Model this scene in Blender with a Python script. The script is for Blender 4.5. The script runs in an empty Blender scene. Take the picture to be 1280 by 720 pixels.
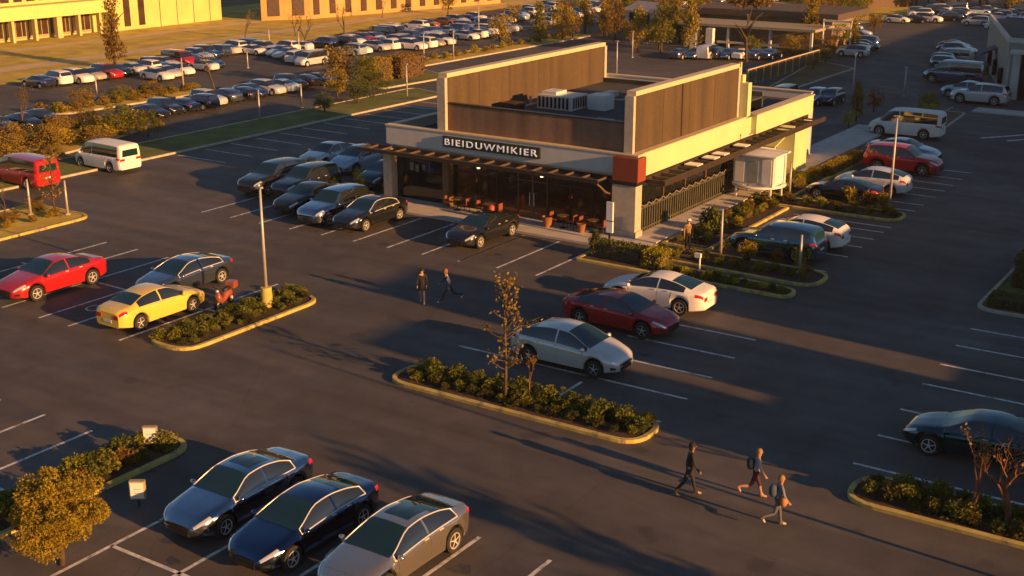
import bpy, bmesh, math, random
from mathutils import Vector, Matrix
R = math.radians
rnd = random.Random(7)
scn = bpy.context.scene
col = scn.collection

# ------------------------------------------------------------------ materials
MATS = {}
def nodes(name):
    m = bpy.data.materials.new(name); m.use_nodes = True
    nt = m.node_tree; b = nt.nodes['Principled BSDF']
    return m, nt, b
def plain(name, c, rough=.6, metal=0., spec=.5, coat=0., var=.12, scale=3., bump=0., emit=None, estr=0.):
    if name in MATS: return MATS[name]
    m, nt, b = nodes(name)
    b.inputs['Roughness'].default_value = rough
    b.inputs['Metallic'].default_value = metal
    b.inputs['Specular IOR Level'].default_value = spec
    b.inputs['Coat Weight'].default_value = coat
    b.inputs['Coat Roughness'].default_value = .04
    tc = nt.nodes.new('ShaderNodeTexCoord'); nz = nt.nodes.new('ShaderNodeTexNoise')
    nz.inputs['Scale'].default_value = scale; nz.inputs['Detail'].default_value = 5
    nt.links.new(tc.outputs['Object'], nz.inputs['Vector'])
    rp = nt.nodes.new('ShaderNodeValToRGB')
    rp.color_ramp.elements[0].position = .3; rp.color_ramp.elements[1].position = .7
    rp.color_ramp.elements[0].color = (c[0]*(1-var), c[1]*(1-var), c[2]*(1-var), 1)
    rp.color_ramp.elements[1].color = (min(1,c[0]*(1+var)), min(1,c[1]*(1+var)), min(1,c[2]*(1+var)), 1)
    nt.links.new(nz.outputs['Fac'], rp.inputs['Fac']); nt.links.new(rp.outputs['Color'], b.inputs['Base Color'])
    if bump:
        n2 = nt.nodes.new('ShaderNodeTexNoise'); n2.inputs['Scale'].default_value = scale*9; n2.inputs['Detail'].default_value = 6
        nt.links.new(tc.outputs['Object'], n2.inputs['Vector'])
        bp = nt.nodes.new('ShaderNodeBump'); bp.inputs['Strength'].default_value = bump; bp.inputs['Distance'].default_value = .03
        nt.links.new(n2.outputs['Fac'], bp.inputs['Height']); nt.links.new(bp.outputs['Normal'], b.inputs['Normal'])
    if emit:
        b.inputs['Emission Color'].default_value = (*emit, 1); b.inputs['Emission Strength'].default_value = estr
    MATS[name] = m
    return m
def asphalt(name, c, stain=.25, seams=True):
    m, nt, b = nodes(name); L = nt.links.new
    b.inputs['Specular IOR Level'].default_value = .3
    tc = nt.nodes.new('ShaderNodeTexCoord')
    def noise(sc, det=6, dist=0.):
        n = nt.nodes.new('ShaderNodeTexNoise'); n.inputs['Scale'].default_value = sc; n.inputs['Detail'].default_value = det
        n.inputs['Distortion'].default_value = dist; L(tc.outputs['Object'], n.inputs['Vector']); return n
    def ramp(src, p0, p1, v0, v1):
        r = nt.nodes.new('ShaderNodeMapRange'); r.inputs[1].default_value = p0; r.inputs[2].default_value = p1
        r.inputs[3].default_value = v0; r.inputs[4].default_value = v1; L(src, r.inputs[0]); return r.outputs[0]
    def mul(a, bb):
        k = nt.nodes.new('ShaderNodeMath'); k.operation = 'MULTIPLY'; L(a, k.inputs[0]); L(bb, k.inputs[1]); return k.outputs[0]
    big = ramp(noise(.07, 4, .6).outputs['Fac'], .3, .7, 1-stain, 1+stain)
    mid = ramp(noise(.9, 6, .3).outputs['Fac'], .35, .7, 1-stain*.6, 1+stain*.35)
    fine = ramp(noise(28, 3).outputs['Fac'], .25, .75, .62, 1.38)
    spots = ramp(noise(.55, 2, 0).outputs['Fac'], .66, .72, 1, .72)      # oil drips
    # tyre-polished lanes, stretched along the aisle
    mp = nt.nodes.new('ShaderNodeMapping'); mp.inputs['Scale'].default_value = (.05, 1.1, 1); L(tc.outputs['Object'], mp.inputs['Vector'])
    ln = nt.nodes.new('ShaderNodeTexNoise'); ln.inputs['Scale'].default_value = .8; ln.inputs['Detail'].default_value = 3; L(mp.outputs['Vector'], ln.inputs['Vector'])
    lanes = ramp(ln.outputs['Fac'], .35, .65, .86, 1.14)
    # crack lines
    vo = nt.nodes.new('ShaderNodeTexVoronoi'); vo.feature = 'DISTANCE_TO_EDGE'; vo.inputs['Scale'].default_value = .11
    wn = noise(.5, 4); mx = nt.nodes.new('ShaderNodeMix'); mx.data_type = 'VECTOR'; mx.inputs[0].default_value = .3
    L(tc.outputs['Object'], mx.inputs[4]); L(wn.outputs['Color'], mx.inputs[5]); L(mx.outputs[1], vo.inputs['Vector'])
    crack = ramp(vo.outputs['Distance'], .0, .004, .86, 1.)
    f = mul(mul(mul(mul(mul(big, mid), fine), spots), lanes), crack)
    cc = nt.nodes.new('ShaderNodeMix'); cc.data_type = 'RGBA'; cc.blend_type = 'MULTIPLY'; cc.inputs[0].default_value = 1
    cc.inputs[6].default_value = (*c, 1); L(f, cc.inputs[7]); L(cc.outputs[2], b.inputs['Base Color'])
    L(ramp(noise(.3, 5).outputs['Fac'], .3, .7, .6, .85), b.inputs['Roughness'])
    bp = nt.nodes.new('ShaderNodeBump'); bp.inputs['Strength'].default_value = .35; bp.inputs['Distance'].default_value = .012
    L(noise(45, 4).outputs['Fac'], bp.inputs['Height']); L(bp.outputs['Normal'], b.inputs['Normal'])
    return m
def leafmat(name, c1, c2, trans=.35, scale=2.2):
    m = bpy.data.materials.new(name); m.use_nodes = True; nt = m.node_tree; L = nt.links.new
    nt.nodes.remove(nt.nodes['Principled BSDF']); out = nt.nodes['Material Output']
    tc = nt.nodes.new('ShaderNodeTexCoord'); nz = nt.nodes.new('ShaderNodeTexNoise'); nz.inputs['Scale'].default_value = scale; nz.inputs['Detail'].default_value = 4
    oi = nt.nodes.new('ShaderNodeObjectInfo'); ad = nt.nodes.new('ShaderNodeVectorMath'); ad.operation = 'ADD'
    L(tc.outputs['Object'], ad.inputs[0]); L(oi.outputs['Location'], ad.inputs[1]); L(ad.outputs[0], nz.inputs['Vector'])
    rp = nt.nodes.new('ShaderNodeValToRGB'); rp.color_ramp.elements[0].position = .32; rp.color_ramp.elements[1].position = .68
    rp.color_ramp.elements[0].color = (*c1, 1); rp.color_ramp.elements[1].color = (*c2, 1)
    L(nz.outputs['Fac'], rp.inputs['Fac'])
    d = nt.nodes.new('ShaderNodeBsdfPrincipled'); d.inputs['Roughness'].default_value = .55; d.inputs['Specular IOR Level'].default_value = .25
    t = nt.nodes.new('ShaderNodeBsdfTranslucent'); mx = nt.nodes.new('ShaderNodeMixShader'); mx.inputs[0].default_value = trans
    L(rp.outputs['Color'], d.inputs['Base Color']); L(rp.outputs['Color'], t.inputs['Color'])
    L(d.outputs[0], mx.inputs[1]); L(t.outputs[0], mx.inputs[2]); L(mx.outputs[0], out.inputs['Surface'])
    return m
def glassmat(name, tint, refl=.35, clear=.35):
    m = bpy.data.materials.new(name); m.use_nodes = True; nt = m.node_tree; L = nt.links.new
    b = nt.nodes['Principled BSDF']; out = nt.nodes['Material Output']
    b.inputs['Base Color'].default_value = (*tint, 1); b.inputs['Roughness'].default_value = .03; b.inputs['IOR'].default_value = 1.6; b.inputs['Coat Weight'].default_value = 1 if refl > .6 else 0; b.inputs['Coat Roughness'].default_value = .03
    b.inputs['Specular IOR Level'].default_value = refl*1.4
    tr = nt.nodes.new('ShaderNodeBsdfTransparent'); tr.inputs['Color'].default_value = (.75, .82, .8, 1)
    mx = nt.nodes.new('ShaderNodeMixShader'); mx.inputs[0].default_value = clear
    L(b.outputs[0], mx.inputs[1]); L(tr.outputs[0], mx.inputs[2]); L(mx.outputs[0], out.inputs['Surface'])
    return m

M = {}
M['asphalt'] = asphalt('worn_asphalt', (.094, .084, .077))
M['asphalt_far'] = asphalt('far_asphalt', (.088, .078, .066), .18)
M['paint_line'] = plain('line_paint', (.62, .61, .58), .7, var=.3, scale=4, bump=.2)
M['kerb'] = plain('yellow_kerb_paint', (.46, .36, .10), .85, var=.25, scale=2.5, bump=.3)
def wear(m, under, lo, hi, scale):
    nt = m.node_tree; L = nt.links.new; b = nt.nodes['Principled BSDF']; src = b.inputs['Base Color'].links[0].from_socket; tc = nt.nodes['Texture Coordinate']
    n = nt.nodes.new('ShaderNodeTexNoise'); n.inputs['Scale'].default_value = scale; n.inputs['Detail'].default_value = 9; n.inputs['Roughness'].default_value = .72; L(tc.outputs['Object'], n.inputs['Vector'])
    r = nt.nodes.new('ShaderNodeMapRange'); r.inputs[1].default_value = lo; r.inputs[2].default_value = hi; L(n.outputs['Fac'], r.inputs[0])
    mx = nt.nodes.new('ShaderNodeMix'); mx.data_type = 'RGBA'; L(r.outputs[0], mx.inputs[0]); L(src, mx.inputs[6]); mx.inputs[7].default_value = (*under, 1); L(mx.outputs[2], b.inputs['Base Color'])
wear(M['paint_line'], (.12,.11,.10), .52, .66, 2.2)
def kerbmat():
    m = plain('yellow_kerb_paint_chipped', (.48, .38, .10), .85, var=.2, scale=2.5, bump=.3); nt = m.node_tree; L = nt.links.new; b = nt.nodes['Principled BSDF']
    src = b.inputs['Base Color'].links[0].from_socket; tc = nt.nodes['Texture Coordinate']
    n = nt.nodes.new('ShaderNodeTexNoise'); n.inputs['Scale'].default_value = 1.7; n.inputs['Detail'].default_value = 8; n.inputs['Roughness'].default_value = .7; L(tc.outputs['Object'], n.inputs['Vector'])
    r = nt.nodes.new('ShaderNodeMapRange'); r.inputs[1].default_value = .53; r.inputs[2].default_value = .60; L(n.outputs['Fac'], r.inputs[0])
    mx = nt.nodes.new('ShaderNodeMix'); mx.data_type = 'RGBA'; L(r.outputs[0], mx.inputs[0]); L(src, mx.inputs[6]); mx.inputs[7].default_value = (.24, .20, .12, 1); L(mx.outputs[2], b.inputs['Base Color']); return m
M['kerb'] = kerbmat()
M['kerb_grey'] = plain('kerb_concrete', (.42, .38, .28), .85, var=.2, scale=2.5, bump=.3)
M['walk'] = plain('walk_concrete', (.50, .46, .41), .85, var=.12, scale=1.2, bump=.2)
M['mulch'] = plain('bark_mulch', (.055, .034, .022), .95, var=.45, scale=5, bump=1.)
M['soil'] = plain('dry_grass_ground', (.13, .095, .035), .95, var=.4, scale=.25, bump=.8)
M['gold_grass'] = plain('golden_verge_grass', (.46, .34, .05), .95, var=.3, scale=.35, bump=.9)
M['green_grass'] = plain('green_verge_grass', (.11, .13, .022), .95, var=.4, scale=.4, bump=.9)
M['stucco'] = plain('beige_stucco', (.56, .53, .48), .85, var=.06, scale=1.3, bump=.12)
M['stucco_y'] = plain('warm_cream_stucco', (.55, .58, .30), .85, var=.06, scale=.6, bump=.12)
M['brick'] = None
M['red_panel'] = plain('red_brown_panel', (.23, .045, .018), .6, var=.12, scale=2)
M['stone'] = plain('pillar_stone', (.46, .40, .31), .8, var=.12, scale=3, bump=.2)
M['brownwood'] = plain('brown_timber', (.13, .075, .04), .6, var=.2, scale=4)
M['rafterwood'] = plain('tan_rafter', (.085,.055,.033), .6, var=.2, scale=4)
M['canopywood'] = plain('stained_canopy_timber', (.032,.021,.015), .6, var=.2, scale=4)
M['darkmetal'] = plain('dark_bronze_metal', (.035, .03, .028), .45, .5, var=.15)
M['canopytop'] = plain('dark_canopy_panel', (.010, .012, .013), .6, .0, var=.2)
M['polemetal'] = plain('galvanised_pole', (.45, .43, .40), .5, .35, var=.08)
M['white'] = plain('white_paint', (.75, .74, .70), .5, var=.05)
M['offwhite'] = plain('offwhite_panel', (.62, .61, .56), .55, var=.06)
M['roofing'] = plain('roof_membrane', (.045, .05, .055), .9, var=.25, scale=.8)
M['coping'] = plain('light_coping', (.62, .50, .30), .6, var=.08)
M['interior'] = plain('interior_brown', (.20, .085, .045), .7, var=.3, scale=1.5)
M['chair'] = plain('orange_chair_seat', (.22, .055, .025), .6, var=.2)
M['bulb'] = plain('warm_bulb', (1, .7, .35), .5, emit=(1, .62, .28), estr=7)
M['letters'] = plain('lit_letters', (.85, .85, .85), .4, var=0, emit=(.95, .97, 1), estr=.10)
M['signplate'] = plain('sign_plate', (.03, .035, .03), .5)
M['bark'] = plain('bark', (.085, .055, .035), .9, var=.35, scale=9, bump=.6)
M['bark_red'] = plain('red_bark', (.20, .085, .04), .9, var=.35, scale=9, bump=.6)
M['glass_b'] = glassmat('shop_glass', (.012, .013, .014), .4, .42)
M['glass_dark'] = glassmat('dark_pane', (.012, .014, .016), .4, .0)
M['carglass'] = glassmat('car_glass', (.008, .030, .034), .58, .0)
M['carglass_side'] = glassmat('car_side_glass', (.014, .018, .018), .7, .0)
M['tyre'] = plain('tyre_rubber', (.018, .018, .018), .85)
M['rim'] = plain('alloy_rim', (.62, .61, .58), .35, .3, var=.05)
M['rim_dark'] = plain('dark_alloy', (.16, .16, .16), .35, .7, var=.05)
M['trimdark'] = plain('black_plastic', (.015, .015, .016), .55)
M['chrome'] = plain('chrome_trim', (.78, .75, .68), .3, .35, var=.02)
M['headlight'] = plain('headlamp_lens', (.62, .64, .66), .12, .35, coat=1, var=.1, scale=14)
M['taillight'] = plain('tail_lens', (.50, .012, .014), .15, coat=1, var=.1)
M['plate'] = plain('licence_plate', (.6, .6, .58), .5)
M['skin'] = plain('skin', (.50, .30, .20), .55, var=.05)
M['skin_tan'] = plain('tan_skin', (.36, .20, .13), .55, var=.05)
M['skin_dark'] = plain('brown_skin', (.22, .12, .075), .55, var=.05)

def brickmat(name, c1, c2, mortar, sx):
    m, nt, b = nodes(name); L = nt.links.new
    tc = nt.nodes.new('ShaderNodeTexCoord'); sp = nt.nodes.new('ShaderNodeSeparateXYZ'); cb = nt.nodes.new('ShaderNodeCombineXYZ')
    ad = nt.nodes.new('ShaderNodeMath'); ad.operation = 'ADD'
    L(tc.outputs['Object'], sp.inputs[0]); L(sp.outputs[0], ad.inputs[0]); L(sp.outputs[1], ad.inputs[1]); L(ad.outputs[0], cb.inputs[0]); L(sp.outputs[2], cb.inputs[1])
    bk = nt.nodes.new('ShaderNodeTexBrick'); bk.inputs['Scale'].default_value = sx
    bk.inputs['Color1'].default_value = (*c1, 1); bk.inputs['Color2'].default_value = (*c2, 1); bk.inputs['Mortar'].default_value = (*mortar, 1)
    bk.inputs['Mortar Size'].default_value = .012; bk.inputs['Brick Width'].default_value = .5; bk.inputs['Row Height'].default_value = .17
    L(cb.outputs[0], bk.inputs['Vector']); L(bk.outputs['Color'], b.inputs['Base Color']); b.inputs['Roughness'].default_value = .85
    mp = nt.nodes.new('ShaderNodeMapping'); mp.inputs['Scale'].default_value = (.9, .9, .10); nz = nt.nodes.new('ShaderNodeTexNoise'); nz.inputs['Scale'].default_value = 1.4; nz.inputs['Detail'].default_value = 6
    L(tc.outputs['Object'], mp.inputs['Vector']); L(mp.outputs['Vector'], nz.inputs['Vector'])
    mr = nt.nodes.new('ShaderNodeMapRange'); mr.inputs[1].default_value = .3; mr.inputs[2].default_value = .7; mr.inputs[3].default_value = .72; mr.inputs[4].default_value = 1.2; L(nz.outputs['Fac'], mr.inputs[0])
    mu = nt.nodes.new('ShaderNodeMix'); mu.data_type = 'RGBA'; mu.blend_type = 'MULTIPLY'; mu.inputs[0].default_value = 1; L(bk.outputs['Color'], mu.inputs[6]); L(mr.outputs[0], mu.inputs[7]); L(mu.outputs[2], b.inputs['Base Color'])
    bp = nt.nodes.new('ShaderNodeBump'); bp.inputs['Strength'].default_value = .3; bp.inputs['Distance'].default_value = .01
    L(bk.outputs['Fac'], bp.inputs['Height']); bp.invert = True; L(bp.outputs['Normal'], b.inputs['Normal'])
    return m
M['brick'] = brickmat('brown_brick', (.088, .058, .026), (.074, .048, .022), (.075, .055, .032), 2.0)

# ------------------------------------------------------------------ mesh building
class MB:
    def __init__(s): s.v = []; s.f = []; s.m = []
    def quad(s, a, b, c, d, m=0):
        n = len(s.v); s.v += [tuple(a), tuple(b), tuple(c), tuple(d)]; s.f.append((n, n+1, n+2, n+3)); s.m.append(m)
    def poly(s, pts, m=0):
        n = len(s.v); s.v += [tuple(p) for p in pts]; s.f.append(tuple(range(n, n+len(pts)))); s.m.append(m)
    def box(s, x0, x1, y0, y1, z0, z1, m=0):
        n = len(s.v)
        s.v += [(x0,y0,z0),(x1,y0,z0),(x1,y1,z0),(x0,y1,z0),(x0,y0,z1),(x1,y0,z1),(x1,y1,z1),(x0,y1,z1)]
        for q in ((0,3,2,1),(4,5,6,7),(0,1,5,4),(1,2,6,5),(2,3,7,6),(3,0,4,7)):
            s.f.append(tuple(n+i for i in q)); s.m.append(m)
    def tube(s, pts, rad, n=8, m=0, cap=True):
        pts = [Vector(p) for p in pts]; rads = rad if isinstance(rad, (list, tuple)) else [rad]*len(pts)
        base = len(s.v); prev = None
        for i, p in enumerate(pts):
            t = (pts[min(i+1, len(pts)-1)]-pts[max(i-1, 0)])
            if t.length < 1e-9: t = Vector((0,0,1))
            t.normalize()
            if prev is None:
                a = t.cross(Vector((0,0,1)) if abs(t.z) < .9 else Vector((1,0,0)))
            else: a = prev - t*prev.dot(t)
            a.normalize(); prev = a; b = t.cross(a)
            for k in range(n):
                w = 2*math.pi*k/n; q = p+(a*math.cos(w)+b*math.sin(w))*rads[i]; s.v.append(tuple(q))
        for i in range(len(pts)-1):
            for k in range(n):
                s.f.append((base+i*n+k, base+i*n+(k+1)%n, base+(i+1)*n+(k+1)%n, base+(i+1)*n+k)); s.m.append(m)
        if cap:
            s.f.append(tuple(base+k for k in reversed(range(n)))); s.m.append(m)
            e = base+(len(pts)-1)*n; s.f.append(tuple(e+k for k in range(n))); s.m.append(m)
    def lathe(s, prof, axis='z', c=(0,0,0), n=16, m=0):      # prof: (radius, height) pairs
        base = len(s.v)
        for r, h in prof:
            for k in range(n):
                w = 2*math.pi*k/n; u, v = r*math.cos(w), r*math.sin(w)
                s.v.append((c[0]+u, c[1]+v, c[2]+h) if axis == 'z' else (c[0]+u, c[1]+h, c[2]+v))
        for i in range(len(prof)-1):
            for k in range(n):
                s.f.append((base+i*n+k, base+i*n+(k+1)%n, base+(i+1)*n+(k+1)%n, base+(i+1)*n+k)); s.m.append(m)
    def prism(s, outline, z0, z1, m=0, mt=None):
        n = len(outline); b = len(s.v)
        s.v += [(x, y, z0) for x, y in outline]+[(x, y, z1) for x, y in outline]
        s.f.append(tuple(b+n+i for i in range(n))); s.m.append(m if mt is None else mt)
        s.f.append(tuple(b+i for i in reversed(range(n)))); s.m.append(m)
        for i in range(n):
            j = (i+1) % n; s.f.append((b+i, b+j, b+n+j, b+n+i)); s.m.append(m)
    def mesh(s, name, mats, smooth=False, angle=None):
        me = bpy.data.meshes.new(name); me.from_pydata(s.v, [], s.f)
        for mt in (mats if isinstance(mats, (list, tuple)) else [mats]): me.materials.append(mt)
        me.polygons.foreach_set('material_index', s.m)
        if smooth:
            me.polygons.foreach_set('use_smooth', [True]*len(s.f))
        me.update()
        if smooth and angle: me.set_sharp_from_angle(angle=R(angle))
        return me
    def build(s, name, mats, parent=None, smooth=False, angle=None, loc=None):
        o = bpy.data.objects.new(name, s.mesh(name, mats, smooth, angle)); col.objects.link(o)
        if parent: o.parent = parent
        if loc: o.location = loc
        return o
def tag(o, label=None, cat=None, group=None, kind=None):
    if label: o['label'] = label
    if cat: o['category'] = cat
    if group: o['group'] = group
    if kind: o['kind'] = kind
    return o
def empty(name, loc=(0,0,0), rz=0., label=None, cat=None, group=None, scale=1.):
    o = bpy.data.objects.new(name, None); col.objects.link(o); o.location = loc; o.rotation_euler = (0, 0, rz); o.scale = (scale,)*3
    o.empty_display_size = .2
    return tag(o, label, cat, group)
KIDS = {}
def copy_tree(o, parent=None):
    c = o.copy(); col.objects.link(c)
    if parent: c.parent = parent
    for ch in o.children: copy_tree(ch, c)
    return c
ORD = ['first','second','third','fourth','fifth','sixth','seventh','eighth','ninth','tenth','eleventh','twelfth','thirteenth','fourteenth','fifteenth',
       'sixteenth','seventeenth','eighteenth','nineteenth','twentieth']
def ordn(i):
    if i < 20: return ORD[i]
    t = {2:'twenty',3:'thirty',4:'forty',5:'fifty'}[(i+1)//10]
    u = (i+1) % 10
    return t.replace('y','ieth') if u == 0 else t+'-'+ORD[u-1]

# ------------------------------------------------------------------ sun, sky, camera
SUN_EL, SUN_DIR = R(12.8), Vector((1.0, -.08, 0)).normalized()      # where the sun stands
w = bpy.data.worlds.new('World'); scn.world = w; w.use_nodes = True
bg = w.node_tree.nodes['Background']; sky = w.node_tree.nodes.new('ShaderNodeTexSky')
sky.sky_type = 'NISHITA'; sky.sun_disc = False; sky.sun_elevation = SUN_EL
sky.sun_rotation = math.atan2(SUN_DIR.x, SUN_DIR.y); sky.dust_density = .5; sky.ozone_density = 2.5
w.node_tree.links.new(sky.outputs['Color'], bg.inputs['Color']); bg.inputs['Strength'].default_value = .05
ld = bpy.data.lights.new('sun', 'SUN'); ld.energy = 5.0; ld.angle = R(.5); ld.color = (1.0, .475, .15)
lo = bpy.data.objects.new('sun', ld); col.objects.link(lo)
dvec = Vector((-SUN_DIR.x*math.cos(SUN_EL), -SUN_DIR.y*math.cos(SUN_EL), -math.sin(SUN_EL)))
lo.rotation_euler = dvec.to_track_quat('-Z', 'Y').to_euler(); lo.location = (60, 0, 40)
cd = bpy.data.cameras.new('camera'); cam = bpy.data.objects.new('camera', cd); col.objects.link(cam); scn.camera = cam
cd.sensor_width = 36; cd.lens = 1585/1280*36; cd.clip_end = 4000
cam.location = (0, 0, 19)
cam.rotation_euler = (R(90-17.5), 0, math.atan2(.552, .834))
vs = scn.view_settings; vs.view_transform = 'Standard'; vs.look = 'None'; vs.gamma = 1; vs.use_curve_mapping = False
vs.exposure = .95

# ------------------------------------------------------------------ ground
def sheet(name, outline, z, mat, kind='structure', label=None):
    b = MB(); b.poly([(x, y, z) for x, y in outline]); o = b.build(name, mat); return tag(o, label, None, None, kind)
def rect(x0, x1, y0, y1): return [(x0, y0), (x1, y0), (x1, y1), (x0, y1)]
sheet('ground', rect(-460, 160, -120, 520), -.03, M['soil'])
sheet('car_park_asphalt', rect(-73, 14, -30, 150), 0, M['asphalt'])
sheet('far_car_park_asphalt', [(-88.3,30),(-73,30),(-73,150),(-88.3,150)], -.004, M['asphalt_far'])
sheet('office_car_park_asphalt', [(-114,40),(-88.2,40),(-88.2,300),(-122,300),(-118,150),(-114,120)], -.008, M['asphalt_far'])
sheet('access_road', [(-50,150.01),(14,150.01),(14,260),(-100,260),(-70,190)], -.004, M['asphalt_far'])

def offset_poly(pts, d):
    n = len(pts); out = []
    for i in range(n):
        a, b, c = Vector(pts[i-1]), Vector(pts[i]), Vector(pts[(i+1) % n])
        e1 = (b-a).normalized(); e2 = (c-b).normalized(); n1 = Vector((-e1.y, e1.x)); n2 = Vector((-e2.y, e2.x))
        k = (n1+n2); k = k/max(.3, k.dot(n1)) if k.length > 1e-6 else n1
        out.append((b.x+k.x*d, b.y+k.y*d))
    return out
def rounded(pts, rad, seg=6):
    out = []; n = len(pts)
    rads = rad if isinstance(rad, (list, tuple)) else [rad]*n
    for i in range(n):
        a, b, c = Vector(pts[i-1]), Vector(pts[i]), Vector(pts[(i+1) % n]); r = rads[i]
        if r <= .01: out.append((b.x, b.y)); continue
        d1 = (a-b).normalized(); d2 = (c-b).normalized()
        r = min(r, (a-b).length*.48, (c-b).length*.48)
        p0 = b+d1*r; p1 = b+d2*r
        for k in range(seg+1):
            t = k/seg; q = p0*(1-t)**2+b*2*t*(1-t)+p1*t*t; out.append((q.x, q.y))
    return out
def island(pts, rad, bed='mulch', h=.14, kw=.2, kerb=None):
    kerb = kerb or ('kerb' if bed == 'mulch' or pts[0][0] == -68 else 'kerb_grey')
    o = rounded(pts, rad); inn = offset_poly(o, kw); n = len(o); b = MB()
    base = len(b.v)
    oo = offset_poly(o, .025)
    b.v += [(x, y, -.02) for x, y in o]+[(x, y, h-.02) for x, y in o]+[(x, y, h) for x, y in oo]+[(x, y, h) for x, y in inn]+[(x, y, 0) for x, y in inn]
    for lv in range(4):
        for i in range(n):
            j = (i+1) % n; b.f.append((lv*n+i, lv*n+j, (lv+1)*n+j, (lv+1)*n+i)); b.m.append(0)
    tag(b.build('kerb', M[kerb]), kind='structure')
    b = MB(); b.poly([(x, y, h-.04) for x, y in offset_poly(o, kw-.01)]); tag(b.build('planting_bed', M[bed]), kind='structure')
island([(-30.7,36.9),(-19.1,36.9),(-19.1,39.35),(-30.7,39.35)], [1.1]*4)                 # long centre island
island([(-42.5,34.7),(-39.7,34.7),(-39.7,43.6),(-42.5,43.6)], [1.2,1.2,1.2,1.2])          # lamp island
island([(-11.7,36.9),(6,36.9),(6,39.3),(-11.7,39.3)], [1.1,.2,.2,1.1])
island([(-34.6,8),(-32.2,8),(-32.2,28.4),(-34.6,28.4)], [.2,.2,1.15,1.15])
island([(-33.2,56.2),(-21.0,56.0),(-21.1,57.6),(-29.5,58.1),(-33.2,58.9)], [.2,.7,.7,.1,.1])
island([(-30.9,58.8),(-20.6,58.3),(-20.6,61.2),(-30.9,61.4)], [.2,1.3,1.3,.2])
island([(-30.8,73.6),(-21.2,73.6),(-21.2,76.0),(-30.8,76.0)], [.1,1.0,1.0,.1])
island([(-30.8,61.6),(-27.9,61.6),(-27.9,73.4),(-30.8,73.4)], [.1,.3,.1,.1])
island([(-30.8,76.2),(-28.8,76.2),(-28.8,90.5),(-30.8,90.5)], [.1,.1,.6,.1])
island([(-13.2,59.4),(4,59.4),(4,71.5),(-13.2,71.5)], [1.0,.2,.2,1.0], 'green_grass')
island([(-68,30),(-62.2,30),(-62.2,48.2),(-68,48.2)], [.2,1.,1.2,1.2], 'gold_grass')
island([(-56.5,60.6),(-51.8,60.6),(-51.8,62.4),(-56.5,62.4)], [.6]*4, 'green_grass')
island([(-78,20),(-73,20),(-72.6,98),(-78,100)], [.2,.2,1.5,1.5], 'green_grass')
island([(-80,20),(-79.5,60),(-83,71.5),(-89,71.5),(-89.5,20)], [.1,1,1.5,1.5,.1], 'gold_grass')
island([(-97.5,69),(-93.8,71),(-92.6,87),(-97,87)], [1]*4, 'gold_grass')
island([(-86.8,98),(-80,97.5),(-79.2,108),(-86.8,112)], [.8]*4, 'green_grass')
island([(-90.5,104),(-86.8,112.4),(-86.4,150),(-90.8,152)], [.5]*4, 'gold_grass')
island([(-48,116),(-46,116),(-46,138),(-52,142)], [.6]*4, 'soil', kerb='kerb_grey')
island([(-31,107),(-27.5,107),(-28,115),(-33,115)], [.6]*4, 'soil', kerb='kerb_grey')
sheet('sunlit_bank', [(-72,176),(-64,180),(-59.5,196),(-59.5,218),(-90,218),(-84,200)], .006, M['gold_grass'])
# verge and path in front of the offices
sheet('office_verge', [(-160,20),(-114.2,40),(-114.2,118),(-119,150),(-122.2,300),(-160,300)], .0, M['gold_grass'])
M['sand_path'] = plain('sandy_path', (.52,.40,.20), .9, var=.15, scale=.6)
sheet('office_path', [(-122.8,40),(-119.8,40),(-123.2,110),(-124.6,160),(-118.6,240),(-121.5,240),(-127.9,160),(-126.5,110)], .01, M['sand_path'])
sheet('office_path', [(-137.3,60),(-134.7,60),(-136.2,100),(-136.8,140),(-139.2,140),(-138.8,100)], .01, M['sand_path'])
# sidewalk round the restaurant
b = MB(); b.prism(rounded([(-51.2,59.25),(-31.0,59.25),(-31.0,104),(-34,104),(-34,90),(-33.0,62.2),(-51.2,62.2)], [.3,.8,.3,.1,.1,.1,.1]), -.02, .13)
tag(b.build('sidewalk', M['walk']), kind='structure')
b = MB(); b.box(-27.9,-8,116.2,118.5,-.02,.12); tag(b.build('sidewalk', M['walk']), kind='structure')
# painted bays
b = MB()
def line(x0, y0, x1, y1, w=.14, z=.006):
    d = Vector((x1-x0, y1-y0)); n = Vector((-d.y, d.x)).normalized()*w/2
    b.quad((x0-n.x,y0-n.y,z),(x0+n.x,y0+n.y,z),(x1+n.x,y1+n.y,z),(x1-n.x,y1-n.y,z))
for y in (39.45,42.0,44.6,47.2,49.8): line(-30.6 if y == 42.0 else -25.1, y, -19.6-(y-42)*.06, y)
line(-23.95, 39.45, -23.95, 41.3, .14)
for x, y1 in ((-43.45,44.3),(-46.9,44.3),(-49.0,44.3),(-51.75,44.6),(-54.4,44.8),(-57.0,44.8)): line(x, 34.3, x, y1)
line(-57.5, 39.6, -43.4, 39.3); line(-43.4, 39.5, -41.9, 39.5)
for x in (-29.05,-26.1,-23.05,-20.05,-17.5,-15.0): line(x, 15, x, 28.5)
line(-29.05, 21.9, -14, 21.9)
for x in (-36.5,-39.2,-41.9,-44.6): line(x, 18, x, 27.2)
line(-46, 22.4, -35, 22.4)
for i in range(9): line(-57.7+2.43*i-.0, 52.6, -57.7+2.43*i, 58.9 if i > 4 else 58.5)
for x in (-38.25,-35.85,-33.4): line(x, 52.7, x, 59.0)
for i, y in enumerate((39.95,42.75,45.6,48.7,51.3,54.0,56.6)): line(-12.3-.02*(y-42), y, -5.5, y)
for y in (61.6,64.9,67.2,69.2,71.0,72.3,77.1,78.9,81.5,83.6,85.6,87.8,90.2): line(-27.2, y, -21.2, y)
for i in range(12): line(-72.2, 64+2.7*i, -67.3, 64+2.7*i)
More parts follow.
